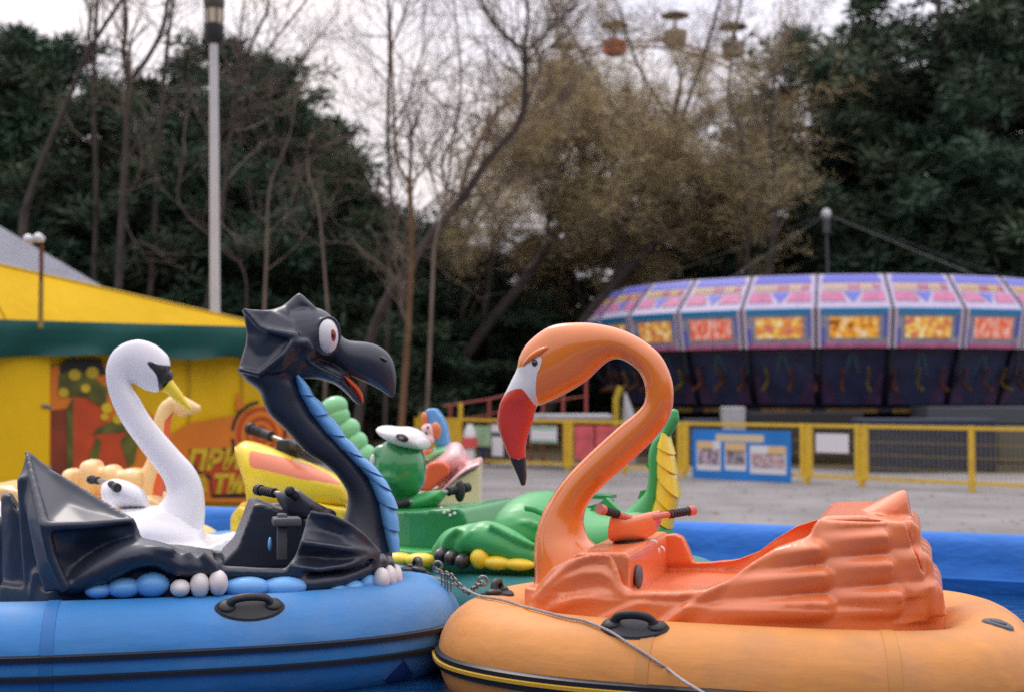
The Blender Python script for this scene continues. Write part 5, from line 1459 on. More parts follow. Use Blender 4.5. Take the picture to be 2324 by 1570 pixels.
# ================================================================== TENT KIOSK
def kiosk():
    yaw = 34
    g = Rig('kiosk', -6.1, 16.65, 0, yaw, 'yellow prize kiosk tent with a dark green valance and printed orange banner', 'kiosk')
    my = mat('tarp_yellow', (0.82, 0.50, 0.002), rough=0.65, spec=0.3, var=0.10, vscale=0.8, bump=0.8, bscale=0.9, bdist=0.12, bstretch=(1.4, 1, .6))
    mg = mat('tarp_green', (0.004, 0.075, 0.062), rough=0.5, spec=0.3, var=0.25, vscale=1.2, bump=0.6, bscale=2.0, coat=0.0)
    A = lambda x, y, l=0.0: g.at(x, y, l)
    xr = A(662, 1000).x; xl = A(-260, 900).x; D = 1.9
    ze = 2.27
    zv = A(300, 812).z
    # walls
    mb = MB()
    nx = 60; v = []; f = []
    for i in range(nx + 1):
        x = xl + (xr - xl) * i / nx
        for z in (0, .5, 1.0, 1.5, ze):
            v.append((x, 0.03 * math.sin(i * .7 + z) * (z > 0.2) * (z < 2), z))
    for i in range(nx):
        for k in range(4): f.append((i * 5 + k, (i + 1) * 5 + k, (i + 1) * 5 + k + 1, i * 5 + k + 1))
    MB().add(v, f).build('front_wall', my, g.root, smooth=180)
    MB().join(box(xr - 0.02, xr + 0.0, 0.0, D, 0, ze)).build('side_wall', my, g.root, smooth=None)
    MB().join(box(xl, xr, D, D + 0.02, 0, ze)).build('back_wall', my, g.root, smooth=None)
    # left door panel, slightly proud of the wall, riveted edge
    xd = A(106, 1000).x
    MB().join(rbox(xl, xd, -0.12, -0.06, 0, ze - .05, 0.01, 1)).build('door_panel', my, g.root, smooth=None)
    mr = mat('rivet_steel', (0.25, 0.25, 0.27), metal=0.8, rough=0.4)
    for y in (935, 940 + 0, 1062, 1070):
        pass
    for px, py in ((100, 920), (112, 922), (99, 1060), (112, 1062)):
        MB().join(ellipsoid(A(px, py, -0.13), (.03, .02, .03))).build('rivet', mr, g.root, smooth=180)
    # roof: hipped, ridge end fitted to the photo
    e0 = -0.25; xe = A(640, 800).x + 0.10
    ridge = A(-60, 588, 0.3)
    zr = ridge.z
    rl = ridge.x - 3.0
    V = [(xl - .3, e0, ze), (xe, e0, ze - .03), (xe, D + .25, ze), (xl - .3, D + .25, ze), tuple(ridge), (rl, 0.3, zr)]
    V2 = [(x, y, z - .05) for x, y, z in V]
    f = [(0, 1, 4, 5), (1, 2, 4), (2, 3, 5, 4), (3, 0, 5)]
    mb = MB().add(V + V2, f + [tuple(i + 6 for i in reversed(q)) for q in f])
    # subdivide for a little sag
    o = mb.build('roof', my, g.root, smooth=30)
    ms = mat('tarp_seam', (0.50, 0.31, 0.004), rough=0.7)
    for k in range(1, 7):
        x = xl + (xr - xl) * k / 7
        MB().join(box(x - .012, x + .012, -.046, -.034, 0.02, ze)).build('seam', ms, g.root, smooth=None)
    for k in range(5):
        x = ridge.x - 2.6 + k * 0.65
        MB().join(sweep([(x, .3, zr + .004), (x + .25, e0, ze + .012)], 0.008, n=5)).build('seam', ms, g.root, smooth=None)
    MB().join(sweep([tuple(ridge), (xe, e0, ze - .03)], 0.018, n=6)).build('hip_rope', ms, g.root, smooth=60)
    # valance: hanging cloth with folds
    v = []; f = []; nx = 90
    x0, x1 = xl - .3, xe
    for i in range(nx + 1):
        t = i / nx; x = x0 + (x1 - x0) * t
        for k, z in enumerate((ze + .02, ze - .10, ze - .22, ze - .34, zv + .0)):
            sag = 0.035 * math.sin(t * 17) + .02 * math.sin(t * 41)
            yy = e0 - .03 - 0.05 * (k == 1) - 0.02 * k * math.sin(t * 23 + k * .8) - .03 * math.sin(t * 9)
            v.append((x, yy, z + (sag * .5 if k == 4 else 0)))
    for i in range(nx):
        for k in range(4): f.append((i * 5 + k, (i + 1) * 5 + k, (i + 1) * 5 + k + 1, i * 5 + k + 1))
    MB().add(v, f).build('valance', mg, g.root, smooth=180)
    MB().join(box(xe - .02, xe, e0, D + .25, zv, ze)).build('side_valance', mg, g.root, smooth=None)
    # printed banner
    yb = -0.055
    orange = mat('print_orange', (0.70, 0.19, 0.006), rough=0.5, var=0.12, vscale=1.0, bump=0.5, bscale=1.8)
    dred = mat('print_dark_red', (0.22, 0.035, 0.008), rough=0.5, var=0.3, vscale=3); red = mat('print_red', (0.52, 0.06, 0.008), rough=0.5, var=0.2, vscale=3)
    gold = mat('print_gold', (0.62, 0.42, 0.01), rough=0.5, var=0.3, vscale=4); blk = mat('print_black', (0.012, 0.014, 0.010), rough=0.5)
    olive = mat('print_olive', (0.10, 0.10, 0.008), rough=0.5, var=0.5, vscale=5)
    poly = lambda pts: [(A(x, y).x, A(x, y).z) for x, y in pts]
    def pr(name, pts, m, lv, lab=None, parent=None):
        o = MB().join(flat(poly(pts), yb - 0.004 * lv, 0.003)).build(name, m, parent or g.root, smooth=None)
        return o
    pr('banner_field', [(106, 835), (175, 815), (260, 830), (300, 900), (385, 985), (420, 960), (560, 935), (575, 920), (605, 925), (640, 960), (655, 975), (662, 1000), (662, 1138), (106, 1138)], orange, 1)
    pr('printed_parcel', [(112, 930), (150, 925), (152, 1105), (112, 1105)], dred, 2); pr('printed_parcel', [(160, 905), (205, 898), (240, 950), (230, 1080), (170, 1090), (160, 1080)], red, 2)
    pr('printed_parcel', [(215, 985), (285, 975), (285, 1060), (222, 1085), (205, 1060)], red, 3); pr('printed_shadow', [(130, 830), (150, 815), (225, 815), (240, 850), (135, 855)], blk, 2)
    for pts in ([(148, 925), (162, 900), (162, 1090), (148, 1092)], [(130, 850), (165, 835), (200, 850), (240, 880), (235, 930), (190, 900), (150, 900), (128, 890)], [(205, 985), (215, 970), (260, 950), (290, 960), (285, 980), (235, 982)], [(268, 1000), (300, 960), (310, 1000), (300, 1050), (285, 1058)], [(196, 1040), (215, 990), (226, 1000), (215, 1060)]):
        pr('printed_ribbon', pts, olive, 4)
    for x, y, r in ((165, 850, 14), (205, 845, 15), (140, 890, 12), (238, 925, 13), (262, 950, 12), (232, 945, 9), (190, 880, 11)):
        pr('printed_bow', [(x + r * math.cos(a), y + r * .9 * math.sin(a)) for a in [2 * math.pi * i / 12 for i in range(12)]], gold, 5)
    # target emblem
    cx, cy = 588, 985
    def ring(r0, r1, a0, a1, m, lv, nm='target_ring', ky=1.12):
        n = 40
        pts = [(cx + r1 * math.cos(R(a)), cy - ky * r1 * math.sin(R(a))) for a in np.linspace(a0, a1, n)] + [(cx + r0 * math.cos(R(a)), cy - ky * r0 * math.sin(R(a))) for a in np.linspace(a1, a0, n)]
        pr(nm, pts, m, lv)
    ring(62, 69, 95, 172, blk, 3); ring(62, 69, 187, 215, blk, 3)
    ring(28, 56, 0, 359.9, red, 2); ring(36, 47, 0, 359.9, orange, 4); ring(8, 20, 0, 359.9, red, 3); ring(0.5, 8, 0, 359.9, gold, 4)
    pr('target_cross', [(520, 1020), (526, 1020), (526, 1052), (520, 1052)], blk, 4); pr('target_spike', [(530, 930), (534, 885), (552, 925)], orange, 3); pr('target_cross', [(640, 975), (645, 975), (645, 992), (640, 992)], blk, 4)
    # dark plate behind the lettering
    pr('lettering_shadow', [(425, 1018), (640, 1010), (640, 1128), (475, 1128), (470, 1085), (430, 1065)], blk, 2)
    pr('lettering_plate', [(436, 1024), (630, 1018), (630, 1068), (560, 1072), (560, 1118), (478, 1120), (474, 1078), (440, 1064)], mat('print_lettering_red', (0.50, 0.055, 0.006), rough=0.5), 3)
    def word(txt, px, pyb, h_px, m, extrude, off, lv):
        cu = bpy.data.curves.new('lettering', 'FONT'); cu.body = txt
        hz = A(px, pyb - h_px).z - A(px, pyb).z
        cu.size = hz / 0.70; cu.extrude = 0.004; cu.offset = off; cu.shear = 0.22; cu.space_character = 1.06
        to = bpy.data.objects.new('lettering', cu); col.objects.link(to)
        dg = bpy.context.evaluated_depsgraph_get(); me = bpy.data.meshes.new_from_object(to.evaluated_get(dg)); bpy.data.objects.remove(to)
        me.materials.clear(); me.materials.append(m)
        o = bpy.data.objects.new('lettering', me); col.objects.link(o); o.parent = g.root
        p = A(px, pyb); o.location = (p.x, yb - 0.004 * lv, p.z); o.rotation_euler = (R(90), 0, 0); o.scale = (0.98, 1, 1)
        return o
    word('\u041f\u0420\u0418\u0417\u041e', 418, 1064, 42, gold, 0, 0.018, 6)
    word('\u0410', 430, 1114, 36, gold, 0, 0.012, 6)
    word('\u0422\u0418\u0420', 474, 1116, 38, gold, 0, 0.018, 6)
    # floodlights on their own pole in front of the roof
    pw = g.Rf @ A(92, 745, -0.42) + g.o; Yp = pw.y; p = pw; fr = empty('floodlight', pw); tag(fr, 'pair of round white floodlights on a thin pole by the yellow roof', 'floodlight')
    z1 = P(92, 640, Yp).z - pw.z; z2 = P(92, 556, Yp).z - pw.z
    MB().join(cyl((0, 0, 0), (0, 0, z1), 0.030)).build('pole', mat('pole_mustard', (0.30, 0.20, 0.03), rough=0.6), fr, smooth=60)
    MB().join(cyl((0, 0, z1), (0, 0, z2), 0.026)).build('pole_top', mat('pole_rust', (0.16, 0.06, 0.03), rough=0.8), fr, smooth=60)
    wl = mat('floodlight_glass', (0.72, 0.72, 0.75), rough=0.2)
    for px, py in ((64, 543), (87, 540)):
        c = P(px, py, Yp - .1) - fr.location
        MB().join(ellipsoid(c, (.055, .07, .055))).join(cyl(c + Vector((0, .05, 0)), c + Vector((0, .12, 0)), .04)).build('lamp_head', wl, fr, smooth=60)
    MB().join(cyl(P(64, 548, Yp) - fr.location, P(92, 548, Yp) - fr.location, .018)).build('crossbar', mr, fr, smooth=60)

def grey_building():
    g = Rig('building', -9.5, 25, 0, 20, 'grey building with a corrugated metal roof behind the yellow kiosk', 'building')
    m = mat('corrugated_metal', (0.30, 0.31, 0.37), rough=0.4, var=0.10, vscale=2, bump=0)
    nt = m.node_tree; b = nt.nodes['Principled BSDF']; tc = nt.nodes.new('ShaderNodeTexCoord'); wv = nt.nodes.new('ShaderNodeTexWave'); wv.inputs['Scale'].default_value = 5.5; wv.bands_direction = 'X'
    bp = nt.nodes.new('ShaderNodeBump'); bp.inputs['Strength'].default_value = 0.8; bp.inputs['Distance'].default_value = 0.05
    nt.links.new(tc.outputs['Object'], wv.inputs['Vector']); nt.links.new(wv.outputs['Fac'], bp.inputs['Height']); nt.links.new(bp.outputs[0], b.inputs['Normal'])
    A = lambda x, y, l=0.0: g.at(x, y, l)
    c = A(262, 668); t1 = A(-160, 420, 3.0)
    x0 = t1.x - 6
    z = c.z
    V = [(x0, 0, z), (c.x, 0, z), (c.x, 6, z), (x0, 6, z), (t1.x, 3, t1.z), (x0, 3, t1.z)]
    f = [(0, 1, 4, 5), (1, 2, 4), (2, 3, 5, 4), (0, 5, 3)]
    MB().add(V + [(a, b, q - .08) for a, b, q in V], f + [tuple(i + 6 for i in reversed(q)) for q in f]).build('roof', m, g.root, smooth=None)
    MB().join(box(x0 + .3, c.x - .4, .3, 5.7, 0, z - .05)).build('wall', mat('wall_grey', (0.12, 0.12, 0.12), rough=0.9), g.root, smooth=None)

def lamp_post():
    Y = 22.0
    p = P(488, 1000, Y); top = P(485, 96, Y)
    r = empty('street_lamp', (p.x, Y, 0)); tag(r, 'tall white lamp post with a lantern and black collar behind the kiosk', 'street lamp')
    wm = mat('post_white', (0.52, 0.52, 0.54), rough=0.45, dirt=0.3, dscale=2)
    x1 = top.x - p.x
    MB().join(sweep([(0, 0, 0), (0, 0, 1.5), (x1, 0, top.z)], [0.10, 0.082, 0.066], n=20)).build('pole', wm, r, smooth=60)
    z = lambda py: P(485, py, Y).z
    bk = mat('collar_black', (0.012, 0.014, 0.018), rough=0.5)
    MB().join(sweep([(x1, 0, z(100)), (x1, 0, z(94)), (x1, 0, z(80)), (x1, 0, z(58)), (x1, 0, z(54))], [0.08, 0.12, 0.15, 0.16, 0.13], n=20)).build('collar', bk, r, smooth=40)
    gm = mat('lantern_glass', (0.50, 0.42, 0.30), rough=0.25, coat=0.5)
    MB().join(sweep([(x1, 0, z(54)), (x1, 0, z(30)), (x1, 0, z(22))], [0.13, 0.135, 0.14], n=20)).build('lantern', gm, r, smooth=40)
    MB().join(sweep([(x1, 0, z(22)), (x1, 0, z(12)), (x1, 0, z(0)), (x1, 0, z(-30))], [0.15, 0.165, 0.17, 0.05], n=20)).build('cap', mat('lantern_cap', (0.05, 0.045, 0.035), rough=0.5), r, smooth=40)
    for k in range(6):
        a = 2 * math.pi * k / 6
        MB().join(cyl((x1 + .14 * math.cos(a), .14 * math.sin(a), z(54)), (x1 + .145 * math.cos(a), .145 * math.sin(a), z(20)), .012, n=6)).build('lantern_bar', bk, r, smooth=None)
# ================================================================== TREES
M_NEEDLE = mat('pine_needles', (0.046, 0.088, 0.053), rough=0.7, var=0.55, vscale=0.9, spec=0.25)
M_NEEDLE2 = mat('spruce_needles', (0.060, 0.092, 0.052), rough=0.7, var=0.55, vscale=0.9, spec=0.25)
M_BARK = mat('pine_bark', (0.13, 0.095, 0.075), rough=0.9, var=0.4, vscale=3, bump=0.8, bscale=14)
M_BARKD = mat('dark_bark', (0.060, 0.048, 0.042), rough=0.95, var=0.4, vscale=3, bump=0.8, bscale=14)
M_TWIG = mat('bare_twigs', (0.17, 0.13, 0.10), rough=0.9, var=0.4, vscale=1.0)
M_BUD = mat('spring_buds', (0.40, 0.32, 0.17), rough=0.8, var=0.5, vscale=1.2, spec=0.2)
M_WOOD = mat('far_foliage', (0.045, 0.078, 0.055), rough=0.9, var=0.7, vscale=0.5, spec=0.1)

def np_mesh(name, V, Q, material):
    """fast quad mesh"""
    me = bpy.data.meshes.new(name)
    V = np.asarray(V, np.float32); Q = np.asarray(Q, np.int32)
    me.vertices.add(len(V)); me.vertices.foreach_set('co', V.ravel())
    me.loops.add(Q.size); me.loops.foreach_set('vertex_index', Q.ravel())
    me.polygons.add(len(Q)); me.polygons.foreach_set('loop_start', np.arange(0, Q.size, Q.shape[1], dtype=np.int32))
    me.update(calc_edges=True)
    me.materials.append(material)
    return me

def leaf_cloud(C, rad, per, ln, wd, rg, up=0.3, flatten=0.6):
    """needle or leaf blades: per blades round every centre in C"""
    C = np.repeat(np.asarray(C, float), per, axis=0); n = len(C)
    d = rg.normal(size=(n, 3)); d[:, 2] = d[:, 2] * flatten + up; d /= np.linalg.norm(d, axis=1)[:, None]
    base = C + d * (rg.random((n, 1)) * rad)
    s = np.cross(d, rg.normal(size=(n, 3))); s /= np.linalg.norm(s, axis=1)[:, None] + 1e-9
    L = ln * (0.6 + 0.8 * rg.random((n, 1))); W = wd * (0.6 + 0.8 * rg.random((n, 1)))
    a = base; b = base + d * L * .5 + s * W; c = base + d * L; e = base + d * L * .5 - s * W
    V = np.stack([a, b, c, e], 1).reshape(-1, 3)
    Q = np.arange(4 * n).reshape(-1, 4)
    return V, Q

def tubes(segs, n=4):
    """segs: list of (p0, p1, r0, r1) arrays -> one mesh"""
    S = np.array([[*a, *b, r0, r1] for a, b, r0, r1 in segs], float)
    p0, p1, r0, r1 = S[:, :3], S[:, 3:6], S[:, 6:7], S[:, 7:8]
    t = p1 - p0; t /= np.linalg.norm(t, axis=1)[:, None] + 1e-9
    ref = np.where(np.abs(t[:, 2:3]) < 0.9, np.array([[0, 0, 1.]]), np.array([[1., 0, 0]]))
    s = np.cross(t, ref); s /= np.linalg.norm(s, axis=1)[:, None]; u = np.cross(s, t)
    m = len(S); V = np.zeros((m, 2 * n, 3)); Q = []
    for k in range(n):
        a = 2 * math.pi * k / n
        d = s * math.cos(a) + u * math.sin(a)
        V[:, k] = p0 + d * r0; V[:, n + k] = p1 + d * r1
    q = np.array([[k, (k + 1) % n, n + (k + 1) % n, n + k] for k in range(n)])
    Q = (q[None] + (np.arange(m) * 2 * n)[:, None, None]).reshape(-1, 4)
    return V.reshape(-1, 3), Q

def make_pine(h, w, seed, base=0.25, tier=1.0, material=None, dens=1.0, blade=(0.26, 0.028), shape=0.8):
    """conifer: trunk + crown of limbs carrying needle tufts; origin at the foot"""
    rg = np.random.default_rng(seed)
    tr = [((0, 0, 0), (0.05 * h * .1, 0, h * .5), 0.018 * h, 0.012 * h), ((0.05 * h * .1, 0, h * .5), (0, 0, h * .97), 0.012 * h, 0.003 * h)]
    C = []; limbs = []
    nl = int(h * 4.2 * dens)
    for i in range(nl):
        f = base + (1 - base) * (i + rg.random()) / nl
        z = h * f
        env = w * (math.sin(min(1, (1 - f) / (1 - base) * 1.05) * math.pi * 0.5) ** shape) * (0.65 + 0.6 * rg.random())
        a = rg.random() * 2 * math.pi
        p = np.array([0, 0, z]); q = np.array([math.cos(a) * env, math.sin(a) * env, z + env * (0.10 + 0.35 * (f - .4)) + rg.normal() * .15])
        limbs.append((p, (p + q) / 2 + [0, 0, -.05 * env], 0.05, 0.035)); limbs.append(((p + q) / 2 + [0, 0, -.05 * env], q, 0.035, 0.012))
        nt = max(4, int(env * 9))
        for k in range(nt):
            t = 0.30 + 0.72 * rg.random()
            c = p + (q - p) * t + rg.normal(size=3) * np.array([.22, .22, .12]) * (0.5 + env * .35)
            C.append(c)
    for k in range(10): C.append([rg.normal() * .15, rg.normal() * .15, h * (0.95 + .06 * rg.random())])
    V, Q = leaf_cloud(C, 0.17, 30, blade[0], blade[1], rg)
    return tubes(tr + [(p, q, a, b) for p, q, a, b in limbs], 5), (V, Q), material

def place_pine(var, x, y, rz, s, label, group):
    r = empty('pine_tree', (x, y, 0), rz); r.scale = (s[0], s[0], s[1]); tag(r, label, 'pine tree', group)
    for nm, me in (('trunk', var[0]), ('crown', var[1])):
        o = bpy.data.objects.new(nm, me); col.objects.link(o); o.parent = r
    return r

def pine_woods():
    vs = []
    for i, (h, w, seed, base, mt, shp) in enumerate(((10, 2.3, 1, .16, M_NEEDLE, .75), (10, 2.6, 2, .22, M_NEEDLE2, .6), (10, 2.0, 3, .12, M_NEEDLE2, .9), (10, 2.9, 4, .30, M_NEEDLE, .55), (10, 2.7, 14, .2, M_NEEDLE, .6), (10, 3.0, 15, .25, M_NEEDLE2, .5))):
        T, Cc, _ = make_pine(h, w, seed, base, material=mt, dens=(1.6, 1.5, 1.45, 1.4, .95, .85)[i], shape=shp, blade=(0.26, 0.026))
        vs.append((np_mesh('trunk', *T, M_BARK), np_mesh('crown', *Cc, mt)))
    gl = 'dark pines left of the sky gap'; gr = 'dark pines on the right'
    # (px, top py, Y, variant, width scale)
    L = [(-60, 70, 36, 1, 1.15), (45, 62, 37, 0, 1.2), (140, 95, 38, 3, 1.05), (235, 190, 36, 1, 1.1), (330, 175, 39, 2, 1.15), (425, 120, 40, 0, 1.0), (520, 95, 38, 3, 1.15), (600, 130, 39, 1, 1.0),
         (668, 215, 37, 0, 1.05), (738, 275, 39, 3, 0.95), (795, 345, 37, 2, 1.1), (838, 430, 38, 1, .9), (915, 478, 40, 0, 1.1), (1010, 505, 42, 3, 1.2), (1110, 560, 41, 2, 1.2), (1200, 540, 43, 0, 1.2)]
    names = ['leftmost dark pine beyond the kiosk roof', 'dark pine with the high top at the upper left', 'dark pine second from the high one at the upper left', 'lower dark pine under the forked bare trunks', 'dark pine between the forked bare trunks and the lamp post', 'dark pine touching the lamp post from the left',
             'dark pine just right of the lamp post', 'dark pine sloping down right of the lamp post', 'dark pine above the dragon crest on the slope', 'dark pine above the dragon head on the slope', 'dark pine second last before the sky gap', 'small dark pine at the edge of the sky gap', 'low pine below the sky gap left of the thin bare trunks', 'low pine behind the thin bare trunks', 'low pine behind the leaning trunk', 'low pine left of the brown budding trees']
    for (px, py, Y, k, ws), nm in zip(L, names):
        t = P(px, py, Y); s = (t.z - .35) / 10.25
        place_pine(vs[k], t.x, Y, rng.random() * 6.28, (s ** .35 * ws * 1.12, s * 1.04), nm, gl)
    Rr = [(1300, 430, 44, 1, 1.2), (1420, 390, 45, 3, 1.2), (1540, 370, 44, 0, 1.2), (1640, 380, 43, 2, 1.1), (1735, 400, 42, 1, 1.1), (1795, 95, 42, 0, 1.15), (1880, 130, 44, 3, 1.2), (1965, -40, 43.5, 2, 1.2), (2060, 60, 42.5, 1, 1.2),
          (2130, -160, 42, 3, 1.5), (2230, 90, 40, 0, 1.35), (2330, 60, 41, 1, 1.4), (2440, -60, 42, 3, 1.4), (1850, 380, 42.5, 2, 1.0), (2010, 330, 42.8, 0, 1.1), (2170, 300, 42.5, 1, 1.1), (2320, 340, 42.6, 2, 1.1)]
    names = ['pine deep behind the leaning bare trees, left of three', 'pine deep behind the budding trees, middle of three', 'pine deep behind the budding trees under the gondolas', 'low pine under the narrow sky gap', 'low pine right of the narrow sky gap', 'dark pine right of the narrow sky gap at the wheel rim', 'broad dark pine left of the tall ragged one', 'tall ragged pine cut by the top edge', 'dark pine right of the ragged one',
             'tallest pine cut by the top edge on the right', 'dark pine below the sky patch at the upper right', 'dark pine at the right edge', 'rightmost pine, mostly outside the frame', 'lower pine left of the ride mast', 'lower pine right of the ride mast', 'lower pine over the right part of the ride', 'lower pine at the right edge over the ride']
    for (px, py, Y, k, ws), nm in zip(Rr, names):
        t = P(px, py, Y); s = t.z / 10.0
        place_pine(vs[(k % 2) + 4 if k in (0, 1, 3) else k], t.x, Y, rng.random() * 6.28, (s ** .5 * ws, s), nm, gr)
    # the wood behind them, one mass
    rg = np.random.default_rng(5)
    C = []
    for _ in range(5200):
        x = rg.uniform(-38, 40); y = rg.uniform(52, 64)
        top = 8.5 if x < -8 else (5.2 if x < 2 else (5.5 if x < 14 else 5.5))
        C.append([x, y, abs(rg.random() ** 1.0) * top * (0.85 + .15 * math.sin(x * 1.7))])
    V, Q = leaf_cloud(C, 0.9, 16, 0.9, 0.16, rg)
    o = bpy.data.objects.new('distant_wood', np_mesh('distant_wood', V, Q, M_WOOD)); col.objects.link(o)
    tag(o, 'dark wood filling the gaps behind the separate trees', 'wood', None, 'stuff')
    # low dark undergrowth behind the kiosk and fence
    C = []
    for _ in range(2600):
        x = rg.uniform(-24, 24); y = rg.uniform(44.5, 50)
        C.append([x, y, rg.random() ** 1.4 * 3.6])
    V, Q = leaf_cloud(C, 0.5, 14, 0.5, 0.07, rg)
    o = bpy.data.objects.new('undergrowth', np_mesh('undergrowth', V, Q, M_NEEDLE2)); col.objects.link(o)
    tag(o, 'dark undergrowth below the pines', 'undergrowth', None, 'stuff')

def bare_tree(name, label, group, Y, lines, bark, twigm, side=10, seed=1, buds=0.0, length=1.6, start=0.3, depth=2, tw=0.007, budm=None, spread=0.8, upb=0.35):
    """lines: [(points in px, radius0 px, radius1 px)] main stems; twigs are grown from them"""
    rg = np.random.default_rng(seed)
    k = Y / 3228
    first = P(*lines[0][0][0], Y); o = Vector((first.x, Y, 0))
    segs = []; tws = []; budc = []
    def grow(p, d, L, r, lev):
        n = 4 if lev == 0 else 3
        pts = [p]; dirs = []
        q = p
        for i in range(n):
            d = d + rg.normal(size=3) * 0.20 + np.array([0, 0, 0.06]); d /= np.linalg.norm(d)
            q = q + d * L / n; pts.append(q); dirs.append(d)
        for i in range(n):
            tws.append((pts[i], pts[i + 1], r * (1 - .75 * i / n), r * (1 - .75 * (i + 1) / n)))
        if buds and lev >= 1:
            for i in range(1, n + 1):
                for _ in range(3):
                    if rg.random() < buds: budc.append(pts[i] + rg.normal(size=3) * .07)
        if lev < depth:
            m = 5 if lev == 0 else 4
            for j in range(m):
                t = 0.25 + 0.75 * (j + rg.random()) / m
                i = min(n - 1, int(t * n)); pp = pts[i] + (pts[i + 1] - pts[i]) * (t * n - i)
                dd = dirs[i] + rg.normal(size=3) * spread * .75; dd[2] += upb * .4; dd /= np.linalg.norm(dd)
                grow(pp, dd, L * (0.45 + .25 * rg.random()), max(tw * .5, r * .5), lev + 1)
    for li, (pts, r0, r1) in enumerate(lines):
        r0, r1 = (r0 * .78, r1 * .78) if not buds else (r0, r1)
        off = 0 if li == 0 else rg.normal() * .25
        W = [np.array(P(x, y, Y)) - np.array(o) for x, y in pts]
        if li == 0: W[0][2] = 0.0 if W[0][2] < 2.2 else W[0][2]
        for i, w in enumerate(W): w[1] += off * i / max(1, len(W) - 1)
        S = catmull(W, 5); n = len(S)
        for i in range(n - 1):
            segs.append((S[i], S[i + 1], (r0 + (r1 - r0) * i / n) * k, (r0 + (r1 - r0) * (i + 1) / n) * k))
        for j in range(side):
            t = start + (1 - start) * (j + rg.random()) / side
            i = min(n - 2, int(t * (n - 1))); p = S[i]; d = S[i + 1] - S[i]; d /= np.linalg.norm(d)
            dd = d * .8 + rg.normal(size=3) * spread; dd[2] = dd[2] * .6 + upb; dd /= np.linalg.norm(dd)
            r = max(tw, (r0 + (r1 - r0) * t) * k * .42)
            grow(p, dd, length * (0.6 + .8 * rg.random()) * (1.15 - .45 * t), min(r, .05), 0)
        d = S[-1] - S[-2]; d /= np.linalg.norm(d)
        grow(S[-1], d, length * .8, r1 * k, 0)
    if lines[0][0][0][1] < 880:      # foot hidden behind things: run the stem down to the ground
        w0 = np.array(P(*lines[0][0][0], Y)) - np.array(o)
        segs.append((np.array([w0[0] - (0.04 * w0[2]), 0, 0]), w0, lines[0][1] * k * 1.25, lines[0][1] * k))
    r = empty(name, o); tag(r, label, 'bare tree' if not buds else 'budding tree', group)
    for nm, V, m in (('trunk', tubes(segs, 8), bark), ('branches', tubes(tws, 3), twigm)):
        me = np_mesh(nm, *V, m); me.polygons.foreach_set('use_smooth', [True] * len(me.polygons))
        q = bpy.data.objects.new(nm, me); col.objects.link(q); q.parent = r
    if budc:
        V, Q = leaf_cloud(budc, 0.06, 3, 0.34, 0.0085, rg, up=0.25)
        q = bpy.data.objects.new('buds', np_mesh('buds', V, Q, budm or M_BUD)); col.objects.link(q); q.parent = r
    return r

def tree_belt():
    # unseen wood added behind the camera: glossy bodies mirror it, low fill is blocked
    rg = np.random.default_rng(9); C = []
    for _ in range(3600):
        a = rg.uniform(-1.9, 1.9); r = rg.uniform(15, 19)
        C.append([r * math.sin(a) * 1.3, -r * math.cos(a) * 1.0 + 1, rg.random() * (6.6 + 0.3 * math.sin(a * 9))])
    V, Q = leaf_cloud(C, 0.7, 12, 0.9, 0.16, rg)
    o = bpy.data.objects.new('near_wood', np_mesh('near_wood', V, Q, M_WOOD)); col.objects.link(o)
    tag(o, 'unseen dark wood added behind the camera for reflections', 'wood', None, 'stuff')

